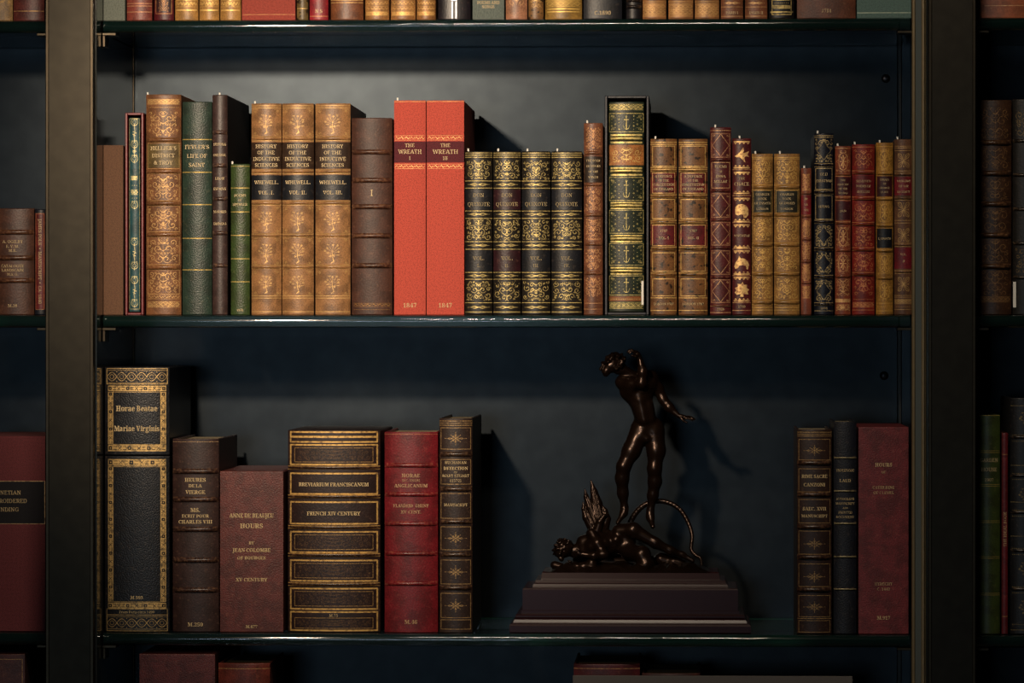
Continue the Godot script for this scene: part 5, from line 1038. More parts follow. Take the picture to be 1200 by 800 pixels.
var SLIPS: Array = [
	["tiny white paper slip sticking up from the plain brown case", -636.8, 1692.6, 1.7, 8.4, 0.05],
	["tiny white paper slip sticking up from the calf book with olive label", -586.6, 1745.6, 1.7, 8.4, 0.12],
	["tiny white paper slip sticking up from the narrow tall dark brown book", -509.4, 1745.0, 1.7, 8.4, 0.03],
	["tiny white paper slip sticking up from the short green book", -495.7, 1671.3, 1.7, 8.4, 0.03],
	["tiny white paper slip sticking up from the first tan volume", -471.3, 1735.8, 1.7, 8.4, 0.05],
	["tiny white paper slip sticking up from the first red volume", -318.4, 1739.1, 1.7, 8.4, 0.0],
	["tiny white paper slip sticking up from the first black and gold volume", -242.5, 1684.6, 1.7, 8.4, 0.05],
	["tiny white paper slip sticking up from the second black and gold volume", -210.5, 1684.6, 1.7, 8.4, 0.05],
	["tiny white paper slip sticking up from the third black and gold volume", -179.5, 1684.5, 1.7, 8.4, -0.05],
	["tiny white paper slip sticking up from the fourth black and gold volume", -147.6, 1684.5, 1.7, 8.4, -0.05],
	["tiny white paper slip sticking up from the narrow russet book", -115.2, 1714.5, 1.7, 8.4, 0.12],
	["tiny white paper slip sticking up from the first mottled calf volume", -42.8, 1697.5, 1.7, 8.4, -0.05],
	["tiny white paper slip sticking up from the dark red diamond book", 20.9, 1709.6, 1.7, 8.4, -0.05],
	["tiny white paper slip sticking up from the dark red bird book", 47.2, 1697.8, 1.7, 8.4, 0.1],
	["tiny white paper slip sticking up from the left tan gilt book", 64.0, 1681.4, 1.7, 8.4, 0.08],
	["tiny white paper slip sticking up from the right tan gilt book", 89.9, 1681.3, 1.7, 8.4, 0.05],
	["tiny white paper slip sticking up from the very narrow russet book", 115.8, 1665.8, 1.7, 8.4, 0.03],
	["tiny white paper slip sticking up from the navy lozenge book", 129.8, 1703.1, 1.7, 8.4, -0.05],
	["tiny white paper slip sticking up from the russet book with oval labels", 151.6, 1689.4, 1.7, 8.4, 0.1],
	["tiny white paper slip sticking up from the red ribbed book", 169.7, 1691.2, 1.7, 8.4, 0.1],
	["tiny white paper slip sticking up from the mustard tan book", 196.0, 1692.9, 1.7, 8.4, 0.0],
	["tiny white paper slip sticking up from the last book of the middle row", 215.0, 1696.5, 1.7, 8.4, 0.1],
]
var STATUE: Dictionary = {
	"x": -69.8,
	"y": 1171.4,
	"z": -78.0,
	"w": 230.5,
	"steps": [
		{"name": "base_moulding", "profile": [[12.899999999999999, 0], [13.7, 1.0], [13.7, 7.6], [12.5, 9.6], [10.200000000000001, 10.1], [9.6, 11.2], [8.3, 14.0], [6.4, 15.0], [7.300000000000001, 16.6], [7.300000000000001, 18.2], [6.4, 19.4], [1.4, 20.4], [1.4, 23.1], [0.3999999999999999, 23.6]]},
		{"name": "block", "profile": [[0, 23.6], [0, 45.6], [-0.8, 47.0], [-2, 47.4]]},
		{"name": "upper_step", "profile": [[-10.3, 47.4], [-10.600000000000001, 48.7], [-11.3, 51.0], [-12.700000000000001, 51.8], [-13.100000000000001, 52.5], [-13.600000000000001, 55.1]]},
		{"name": "top_slab", "profile": [[-18.9, 55.1], [-19.2, 56.5], [-20.2, 62.6], [-21.299999999999997, 63.8]]},
	],
	"ground": {"x0": -91.2, "x1": 86.4, "y": 63.3, "h": 12.0},
	"standing": [
		[9.7, 218.5, 0.0, 26.3, 218.5, 0.0, 9.26, 9.26],
		[17.1, 220.4, 0.0, 13.4, 237.1, 2.0, 11.58, 11.11],
		[13.4, 237.1, 2.0, 8.8, 251.9, 1.0, 11.11, 13.43],
		[8.8, 251.9, 1.0, 6.0, 263.0, 1.0, 13.43, 12.96],
		[-1.4, 257.4, 2.0, 17.1, 263.9, 0.0, 11.11, 12.04],
		[-7.8, 267.6, 3.0, 21.7, 273.1, -3.0, 6.95, 6.95],
		[-0.3, 259.4, 11.0, -0.3, 259.4, 11.0, 6.02, 6.02],
		[16.3, 263.1, 10.0, 16.3, 263.1, 10.0, 6.02, 6.02],
		[9.8, 246.5, 11.0, 14.4, 226.2, 11.0, 3.7, 4.63],
		[5.2, 241.8, 9.0, 9.8, 228.0, 9.0, 3.7, 3.7],
		[19.9, 242.7, 8.0, 21.8, 228.0, 8.0, 3.7, 3.7],
		[4.2, 272.2, 2.0, -8.7, 280.6, 6.0, 6.02, 5.56],
		[-10.6, 266.7, 4.0, 0.6, 265.0, 14.0, 6.48, 5.74],
		[0.6, 265.0, 14.0, 11.8, 266.0, 22.0, 5.74, 5.0],
		[11.8, 266.0, 22.0, 12.7, 278.0, 22.0, 5.0, 4.82],
		[12.7, 278.0, 22.0, 10.0, 291.8, 21.0, 4.82, 2.96],
		[23.5, 270.3, -4.0, 29.1, 260.1, -4.0, 6.48, 5.74],
		[29.1, 260.1, -4.0, 34.6, 248.1, -2.0, 5.74, 4.63],
		[34.6, 248.1, -2.0, 41.1, 239.8, 0.0, 4.63, 4.63],
		[41.1, 239.8, 0.0, 51.3, 230.7, 3.0, 4.63, 2.69],
		[8.8, 211.2, 2.0, 0.5, 192.8, 6.0, 11.11, 9.72],
		[0.5, 192.8, 6.0, -7.7, 176.2, 9.0, 9.72, 7.41],
		[-7.7, 176.2, 9.0, -9.6, 163.2, 6.0, 7.41, 7.04],
		[-9.6, 163.2, 6.0, -8.8, 146.4, 2.0, 7.04, 5.56],
		[-8.8, 146.4, 2.0, -7.0, 130.6, 0.0, 5.56, 3.43],
		[-7.0, 130.6, 0.0, -7.8, 125.1, 2.0, 3.43, 3.7],
		[-7.8, 125.1, 2.0, -14.2, 115.2, 9.0, 3.7, 2.41],
		[25.4, 211.1, 0.0, 27.3, 192.7, 3.0, 11.11, 9.72],
		[27.3, 192.7, 3.0, 25.5, 173.4, 5.0, 9.72, 7.41],
		[25.5, 173.4, 5.0, 25.9, 159.4, 2.0, 7.41, 7.04],
		[25.9, 159.4, 2.0, 23.6, 144.5, 0.0, 7.04, 5.56],
		[23.6, 144.5, 0.0, 20.8, 126.9, -1.0, 5.56, 3.43],
		[20.8, 126.9, -1.0, 20.8, 120.4, 0.0, 3.43, 3.89],
		[20.8, 120.4, 0.0, 23.7, 110.7, 9.0, 3.89, 2.59],
		[7.7, 212.8, -8.0, 7.7, 212.8, -8.0, 9.26, 9.26],
		[25.3, 212.8, -8.0, 25.3, 212.8, -8.0, 9.26, 9.26],
		[11.7, 210.4, 9.0, 17.2, 205.8, 10.0, 3.7, 3.33],
	],
	"standing_head": [
		[-16.1, 288.0, 5.0, -16.1, 288.0, 5.0, 9.54, 9.54],
		[-19.8, 286.1, 8.0, -19.8, 286.1, 8.0, 8.89, 8.89],
		[-23.4, 283.4, 10.0, -26.2, 279.7, 11.0, 6.85, 5.19],
		[-27.1, 276.0, 11.0, -27.1, 276.0, 11.0, 3.15, 3.15],
		[-30.3, 285.3, 13.0, -32.6, 281.1, 14.0, 1.39, 1.76],
		[-30.8, 288.0, 12.0, -24.2, 289.0, 18.0, 1.67, 1.67],
		[-30.7, 277.9, 14.0, -27.9, 277.0, 17.0, 0.93, 0.93],
		[-28.4, 285.3, 17.0, -27.0, 285.3, 17.5, -1.39, -1.39],
		[-30.7, 279.4, 15.0, -27.4, 278.7, 17.5, -0.65, -0.65],
		[-15.9, 282.5, 16.5, -15.9, 282.5, 16.5, 2.41, 2.41],
		[-15.9, 282.6, 18.5, -15.9, 282.6, 18.5, -1.02, -1.02],
		[-13.3, 281.5, 6.0, -8.7, 280.6, 6.0, 6.48, 5.74],
		[-20.3, 297.2, 7.2, -20.7, 296.9, 8.0, 2.13, 1.57],
		[-20.8, 290.6, -4.1, -19.5, 291.5, -4.4, 2.13, 1.57],
		[-9.7, 280.9, 5.2, -8.4, 281.0, 6.1, 2.13, 1.57],
		[-22.7, 295.2, 9.5, -21.3, 295.1, 10.7, 2.13, 1.57],
		[-10.7, 290.3, -3.5, -9.7, 290.0, -3.6, 2.13, 1.57],
		[-22.6, 290.9, 14.5, -22.7, 290.1, 16.1, 2.13, 1.57],
		[-9.8, 289.6, 15.3, -10.2, 288.5, 15.7, 2.13, 1.57],
		[-10.5, 284.5, 14.7, -11.9, 285.8, 14.3, 2.13, 1.57],
		[-8.9, 281.7, 4.3, -8.4, 282.5, 4.8, 2.13, 1.57],
		[-14.9, 297.5, 2.1, -14.5, 297.2, 3.9, 2.13, 1.57],
		[-10.1, 290.3, 15.4, -8.8, 288.5, 16.4, 2.13, 1.57],
		[-20.7, 293.7, 14.4, -18.9, 292.2, 15.1, 2.13, 1.57],
		[-8.1, 289.8, -1.0, -6.9, 289.6, -1.2, 2.13, 1.57],
		[-22.4, 291.7, 14.3, -20.6, 293.3, 15.7, 2.13, 1.57],
		[-14.6, 295.3, -2.2, -15.3, 294.3, -0.6, 2.13, 1.57],
		[-25.1, 292.2, 9.0, -26.8, 291.4, 9.0, 2.13, 1.57],
		[-11.3, 286.4, 16.1, -11.3, 284.6, 16.0, 2.13, 1.57],
		[-24.6, 293.3, 8.6, -26.3, 294.4, 8.8, 2.13, 1.57],
		[-10.0, 292.3, -2.1, -11.7, 290.9, -2.1, 2.13, 1.57],
		[-11.1, 284.2, 15.0, -11.5, 284.4, 15.5, 2.13, 1.57],
		[-7.1, 292.6, 8.5, -6.9, 292.2, 10.3, 2.13, 1.57],
		[-10.5, 296.4, 4.2, -9.7, 297.3, 4.1, 2.13, 1.57],
		[-9.1, 281.4, 6.6, -9.0, 283.2, 6.8, 2.13, 1.57],
		[-12.3, 291.5, -4.0, -11.9, 291.0, -4.9, 2.13, 1.57],
		[-7.3, 293.2, 5.1, -6.6, 293.8, 6.2, 2.13, 1.57],
		[-11.1, 288.8, -4.0, -12.7, 288.2, -2.1, 2.13, 1.57],
		[-19.8, 297.4, 4.8, -19.5, 298.1, 4.9, 2.13, 1.57],
		[-17.5, 297.6, 2.6, -17.2, 298.4, 2.7, 2.13, 1.57],
		[-11.0, 288.2, -4.0, -10.7, 287.3, -4.0, 2.13, 1.57],
		[-19.7, 295.3, 13.3, -20.7, 296.4, 13.6, 2.13, 1.57],
		[-9.8, 289.9, -3.0, -10.5, 290.5, -1.5, 2.13, 1.57],
		[-13.5, 295.1, 14.3, -14.7, 295.7, 15.2, 2.13, 1.57],
		[-7.1, 284.1, 4.7, -8.1, 285.5, 5.3, 2.13, 1.57],
		[-20.5, 294.8, 13.4, -19.3, 296.0, 13.2, 2.13, 1.57],
	],
	"standing_hands": [
		[[10.0, 291.8, 21.0, 7.7, 296.4, 21.0, 2.96, 3.24], [7.7, 296.4, 21.0, 5.3, 298.7, 21.0, 3.24, 2.96], [4.8, 299.5, 17.8, 1.9, 300.7, 17.0, 1.25, 1.16], [1.9, 300.7, 17.0, -0.6, 300.2, 17.5, 1.16, 1.06], [-0.6, 300.2, 17.5, -1.9, 298.3, 18.0, 1.06, 0.93], [4.9, 299.2, 19.9, 1.3, 302.1, 19.6, 1.25, 1.16], [1.3, 302.1, 19.6, -1.9, 301.6, 20.1, 1.16, 1.06], [-1.9, 301.6, 20.1, -3.4, 299.7, 20.6, 1.06, 0.93], [4.9, 299.0, 22.0, 1.6, 301.8, 22.2, 1.25, 1.16], [1.6, 301.8, 22.2, -1.3, 301.2, 22.7, 1.16, 1.06], [-1.3, 301.2, 22.7, -2.8, 299.4, 23.2, 1.06, 0.93], [4.9, 298.7, 23.9, 2.4, 300.7, 24.6, 1.25, 1.16], [2.4, 300.7, 24.6, 0.1, 300.1, 25.1, 1.16, 1.06], [0.1, 300.1, 25.1, -1.0, 298.3, 25.6, 1.06, 0.93], [8.1, 296.0, 23.5, 5.4, 295.1, 26.0, 1.48, 1.3], [5.4, 295.1, 26.0, 1.8, 296.0, 27.0, 1.3, 1.06]],
		[[51.3, 230.7, 3.0, 55.0, 229.4, 3.0, 2.59, 2.78], [55.0, 229.4, 3.0, 59.2, 228.8, 3.0, 2.78, 2.41], [58.7, 229.1, 0.9, 62.4, 229.7, 0.0, 1.2, 1.06], [62.4, 229.7, 0.0, 65.3, 229.1, -0.6, 1.06, 0.97], [65.3, 229.1, -0.6, 67.0, 227.8, -0.6, 0.97, 0.83], [58.7, 228.8, 2.3, 63.3, 229.1, 2.0, 1.2, 1.06], [63.3, 229.1, 2.0, 66.8, 228.3, 1.8, 1.06, 0.97], [66.8, 228.3, 1.8, 68.9, 227.0, 1.8, 0.97, 0.83], [58.7, 228.5, 3.8, 63.1, 228.5, 4.2, 1.2, 1.06], [63.1, 228.5, 4.2, 66.5, 227.6, 4.4, 1.06, 0.97], [66.5, 227.6, 4.4, 68.5, 226.3, 4.4, 0.97, 0.83], [58.7, 228.1, 5.1, 62.2, 227.9, 6.0, 1.2, 1.06], [62.2, 227.9, 6.0, 64.9, 226.8, 6.6, 1.06, 0.97], [64.9, 226.8, 6.6, 66.5, 225.5, 6.6, 0.97, 0.83], [54.1, 228.4, 5.5, 56.9, 225.2, 7.0, 1.39, 1.2], [56.9, 225.2, 7.0, 60.6, 223.4, 7.5, 1.2, 0.97]],
	],
	"fallen": [
		[-53.5, 72.6, -8.0, 48.5, 70.1, -8.0, 10.19, 7.41],
		[-58.6, 83.7, 8.0, -47.5, 84.5, 6.0, 7.41, 12.96],
		[-47.5, 84.5, 6.0, -31.8, 90.0, 5.0, 12.96, 13.43],
		[-31.8, 90.0, 5.0, -17.9, 93.8, 6.0, 13.43, 11.58],
		[-17.9, 93.8, 6.0, -5.9, 93.9, 6.0, 11.58, 11.58],
		[-52.1, 94.8, 8.0, -36.4, 100.4, 8.0, 6.48, 6.48],
		[-41.7, 89.7, 17.0, -41.7, 89.7, 17.0, 6.48, 6.48],
		[-28.8, 93.4, 16.0, -28.8, 93.4, 16.0, 6.02, 6.02],
		[-15.9, 97.1, 16.0, -15.9, 97.1, 16.0, 4.63, 4.63],
		[-62.2, 84.6, 9.0, -69.6, 85.6, 10.0, 6.48, 6.48],
		[-12.3, 106.1, 10.0, 2.5, 107.2, 14.0, 7.87, 7.96],
		[2.5, 107.2, 14.0, 26.5, 93.5, 16.0, 7.96, 5.56],
		[26.5, 93.5, 16.0, 43.1, 85.1, 14.0, 5.56, 4.44],
		[43.1, 85.1, 14.0, 56.0, 80.5, 12.0, 4.44, 2.96],
		[56.0, 80.5, 12.0, 67.0, 74.1, 14.0, 2.96, 2.22],
		[-3.1, 84.9, 12.0, 11.9, 81.0, 24.0, 9.26, 9.26],
		[11.9, 81.0, 24.0, 16.5, 71.1, 28.0, 9.26, 7.41],
		[16.5, 71.1, 28.0, 8.3, 64.8, 30.0, 7.41, 5.56],
		[8.3, 64.8, 30.0, -3.8, 64.5, 26.0, 5.56, 3.7],
		[-3.8, 64.5, 26.0, -13.9, 64.4, 24.0, 3.7, 2.59],
		[-42.7, 104.3, 14.0, -36.1, 93.6, 20.0, 5.19, 4.63],
		[-36.1, 93.6, 20.0, -28.6, 80.9, 24.0, 4.63, 4.26],
		[-28.6, 80.9, 24.0, -39.6, 80.2, 28.0, 4.26, 3.7],
		[-39.6, 80.2, 28.0, -52.5, 81.9, 27.0, 3.7, 2.69],
		[-45.5, 80.2, 12.0, -41.5, 71.7, 24.0, 5.56, 4.26],
		[-41.5, 71.7, 24.0, -50.7, 68.2, 28.0, 4.26, 3.52],
		[-50.7, 68.2, 28.0, -61.7, 69.1, 28.0, 3.52, 2.59],
		[-50.7, 68.1, 26.0, -34.0, 64.6, 30.0, 4.63, 3.7],
		[-21.2, 64.5, 26.0, -0.9, 62.9, 30.0, 4.63, 4.63],
		[-82.2, 69.5, 20.0, -61.8, 64.4, 26.0, 4.63, 3.7],
		[26.6, 64.5, 24.0, 48.7, 64.5, 24.0, 4.63, 3.7],
		[46.7, 72.6, 4.0, 67.0, 67.2, 6.0, 5.56, 2.78],
		[32.8, 75.1, 0.0, 51.3, 70.7, 2.0, 7.41, 5.56],
	],
	"fallen_head": [
		[-71.4, 87.5, 11.0, -71.4, 87.5, 11.0, 10.19, 10.19],
		[-75.1, 83.8, 12.0, -75.1, 83.8, 12.0, 7.87, 7.87],
		[-76.8, 80.4, 17.0, -74.9, 75.9, 18.0, 3.7, 2.78],
		[-75.7, 85.2, 21.0, -76.6, 81.6, 22.5, 1.39, 1.76],
		[-79.5, 87.0, 19.0, -72.1, 88.0, 20.0, 1.57, 1.57],
		[-78.0, 84.8, 21.5, -77.6, 84.8, 21.5, -1.3, -1.3],
		[-72.5, 85.3, 21.5, -72.0, 85.3, 21.5, -1.3, -1.3],
		[-78.0, 78.3, 21.0, -73.4, 78.3, 21.0, -0.74, -0.74],
		[-72.2, 95.1, 13.7, -71.1, 97.6, 14.2, 2.04, 0.93],
		[-77.6, 79.5, 7.2, -77.9, 78.3, 6.3, 2.04, 0.93],
		[-81.9, 85.1, 9.4, -84.1, 85.0, 9.1, 2.04, 0.93],
		[-69.8, 92.0, 5.0, -70.1, 92.4, 3.6, 2.04, 0.93],
		[-71.1, 91.5, 18.9, -70.4, 92.2, 20.8, 2.04, 0.93],
		[-69.2, 92.5, 6.0, -67.4, 93.2, 4.9, 2.04, 0.93],
		[-77.2, 94.4, 11.4, -78.7, 96.7, 11.4, 2.04, 0.93],
		[-78.1, 82.8, 3.8, -79.6, 82.1, 2.0, 2.04, 0.93],
		[-72.8, 91.5, 3.5, -71.5, 92.9, 1.7, 2.04, 0.93],
		[-69.7, 92.1, 17.8, -67.4, 93.6, 19.4, 2.04, 0.93],
		[-73.8, 79.1, 15.5, -74.8, 77.7, 16.5, 2.04, 0.93],
		[-77.2, 94.4, 11.5, -78.3, 95.0, 11.6, 2.04, 0.93],
		[-78.5, 93.0, 8.0, -80.5, 93.5, 7.4, 2.04, 0.93],
		[-80.0, 89.5, 16.1, -82.3, 91.1, 17.2, 2.04, 0.93],
		[-78.9, 90.8, 16.6, -81.5, 91.2, 17.9, 2.04, 0.93],
		[-69.2, 92.9, 16.5, -67.2, 96.0, 17.7, 2.04, 0.93],
		[-76.8, 92.3, 17.3, -79.1, 94.7, 18.8, 2.04, 0.93],
		[-81.1, 82.6, 11.5, -83.1, 81.8, 11.6, 2.04, 0.93],
		[-73.6, 90.9, 3.0, -74.9, 93.9, 1.0, 2.04, 0.93],
		[-76.4, 81.2, 3.8, -76.1, 78.4, 2.1, 2.04, 0.93],
		[-76.5, 78.4, 11.0, -77.7, 77.0, 11.0, 2.04, 0.93],
		[-81.5, 85.5, 13.8, -83.3, 85.7, 14.3, 2.04, 0.93],
		[-79.3, 80.6, 7.8, -81.8, 79.0, 7.1, 2.04, 0.93],
		[-75.4, 94.7, 8.7, -77.1, 97.6, 8.3, 2.04, 0.93],
		[-81.8, 86.2, 13.0, -83.0, 86.5, 13.4, 2.04, 0.93],
		[-72.4, 95.2, 13.3, -72.4, 97.6, 13.8, 2.04, 0.93],
		[-80.4, 90.2, 14.7, -82.5, 90.6, 15.6, 2.04, 0.93],
		[-80.7, 88.6, 6.4, -82.6, 88.6, 5.3, 2.04, 0.93],
		[-76.0, 78.2, 9.6, -76.9, 75.2, 9.3, 2.04, 0.93],
		[-68.3, 93.3, 8.6, -66.0, 94.1, 8.1, 2.04, 0.93],
		[-81.0, 82.4, 10.3, -83.9, 80.5, 10.2, 2.04, 0.93],
		[-75.9, 92.5, 17.6, -75.9, 93.9, 19.2, 2.04, 0.93],
		[-74.8, 95.2, 12.2, -76.2, 97.0, 12.5, 2.04, 0.93],
		[-73.8, 79.6, 4.8, -73.2, 78.8, 3.4, 2.04, 0.93],
		[-75.9, 80.6, 4.2, -75.6, 79.5, 2.6, 2.04, 0.93],
		[-73.9, 80.1, 17.0, -75.2, 77.2, 18.4, 2.04, 0.93],
		[-75.9, 93.1, 16.9, -75.4, 94.8, 18.3, 2.04, 0.93],
		[-73.1, 91.4, 3.4, -72.2, 93.3, 1.5, 2.04, 0.93],
		[-75.0, 92.2, 4.3, -74.9, 92.9, 2.7, 2.04, 0.93],
		[-75.6, 78.4, 7.7, -76.0, 75.5, 7.0, 2.04, 0.93],
		[-79.4, 82.4, 5.3, -81.8, 80.9, 4.0, 2.04, 0.93],
		[-74.2, 95.0, 9.0, -74.8, 97.3, 8.6, 2.04, 0.93],
		[-81.9, 85.3, 9.5, -85.1, 84.9, 9.1, 2.04, 0.93],
		[-67.2, 92.6, 9.4, -65.1, 95.0, 9.0, 2.04, 0.93],
		[-75.7, 94.0, 15.7, -75.9, 95.9, 16.7, 2.04, 0.93],
		[-81.0, 89.9, 13.7, -81.7, 91.7, 14.3, 2.04, 0.93],
	],
	"fallen_hands": [
		[[-52.5, 81.9, 27.0, -56.2, 82.8, 27.0, 2.59, 2.69], [-56.2, 84.4, 28.0, -58.9, 84.9, 28.6, 1.16, 1.06], [-58.9, 84.9, 28.6, -61.7, 83.6, 28.0, 1.06, 0.83], [-56.2, 83.0, 27.4, -59.6, 83.3, 28.0, 1.16, 1.06], [-59.6, 83.3, 28.0, -63.0, 82.0, 27.4, 1.06, 0.83], [-56.2, 81.5, 26.8, -59.4, 81.7, 27.4, 1.16, 1.06], [-59.4, 81.7, 27.4, -62.7, 80.4, 26.8, 1.06, 0.83], [-56.2, 80.1, 26.2, -58.7, 80.2, 26.8, 1.16, 1.06], [-58.7, 80.2, 26.8, -61.2, 78.8, 26.2, 1.06, 0.83], [-53.9, 84.2, 28.5, -55.7, 86.7, 30.0, 1.3, 1.11], [-55.7, 86.7, 30.0, -58.0, 87.6, 30.4, 1.11, 0.93]],
		[[-61.7, 69.1, 28.0, -65.4, 70.0, 28.0, 2.59, 2.69], [-65.4, 71.5, 29.0, -68.1, 72.1, 29.6, 1.16, 1.06], [-68.1, 72.1, 29.6, -70.9, 70.8, 29.0, 1.06, 0.83], [-65.4, 70.1, 28.4, -68.8, 70.5, 29.0, 1.16, 1.06], [-68.8, 70.5, 29.0, -72.2, 69.2, 28.4, 1.06, 0.83], [-65.4, 68.7, 27.8, -68.6, 68.9, 28.4, 1.16, 1.06], [-68.6, 68.9, 28.4, -71.8, 67.6, 27.8, 1.06, 0.83], [-65.4, 67.3, 27.2, -67.9, 67.3, 27.8, 1.16, 1.06], [-67.9, 67.3, 27.8, -70.4, 66.0, 27.2, 1.06, 0.83], [-63.0, 71.4, 29.5, -64.8, 73.8, 31.0, 1.3, 1.11], [-64.8, 73.8, 31.0, -67.1, 74.8, 31.4, 1.11, 0.93]],
	],
	"wing": [
		[-32.8, 101.9, 2.0, -35.6, 120.3, 0.0, 7.41, 7.96],
		[-35.6, 120.3, 0.0, -37.5, 135.1, -2.0, 7.96, 6.48],
		[-37.5, 135.1, -2.0, -40.3, 148.0, -3.0, 6.48, 4.07],
		[-40.3, 148.0, -3.0, -43.6, 160.0, -4.0, 4.07, 0.83],
		[-38.4, 114.9, 2.0, -44.9, 131.5, 1.0, 6.02, 4.63],
		[-44.9, 131.5, 1.0, -48.6, 142.5, 0.0, 4.63, 2.78],
		[-48.6, 142.5, 0.0, -50.0, 150.8, -1.0, 2.78, 0.74],
		[-41.1, 107.5, 3.0, -48.5, 120.4, 3.0, 5.56, 4.26],
		[-48.5, 120.4, 3.0, -51.3, 129.7, 3.0, 4.26, 2.41],
		[-51.3, 129.7, 3.0, -51.8, 137.1, 3.0, 2.41, 0.74],
		[-30.1, 105.6, 1.0, -26.4, 118.5, 1.0, 6.02, 4.63],
		[-26.4, 118.5, 1.0, -28.2, 127.8, 1.0, 4.63, 2.78],
		[-28.2, 127.8, 1.0, -32.4, 134.3, 1.0, 2.78, 0.74],
		[-36.4, 105.9, 8.0, -33.6, 116.1, 9.0, 5.09, 3.7],
		[-33.6, 116.1, 9.0, -29.0, 122.6, 9.0, 3.7, 2.04],
		[-29.0, 122.6, 9.0, -25.3, 124.5, 9.0, 2.04, 0.74],
		[-42.1, 101.0, 2.0, -25.4, 101.0, 2.0, 7.41, 6.48],
		[-33.6, 111.6, 10.5, -42.1, 152.7, 0.0, -1.02, -0.74],
		[-38.2, 115.2, 9.5, -47.6, 142.6, 2.4, -1.02, -0.74],
		[-30.8, 115.2, 9.0, -38.4, 144.5, 1.5, -1.02, -0.74],
		[-43.8, 115.1, 8.0, -50.3, 130.7, 5.0, -1.02, -0.74],
		[-28.1, 113.3, 7.5, -30.9, 129.8, 3.5, -1.02, -0.74],
	],
	"tail": [
		[-5.3, 93.8, -14.0],
		[-1.6, 112.3, -14.0],
		[4.9, 124.5, -13.0],
		[15.1, 133.8, -12.0],
		[28.1, 137.5, -12.0],
		[41.1, 135.8, -11.0],
		[53.1, 128.4, -9.0],
		[61.5, 115.6, -6.0],
		[66.1, 101.0, -2.0],
		[65.2, 86.5, 4.0],
		[69.8, 80.2, 7.0],
		[75.3, 76.6, 9.0],
		[76.7, 69.3, 10.0],
	],
}
const CARD := {"x": 18.2, "y": 831.3, "z": 2.0, "w": 297.8, "h": 295.6}

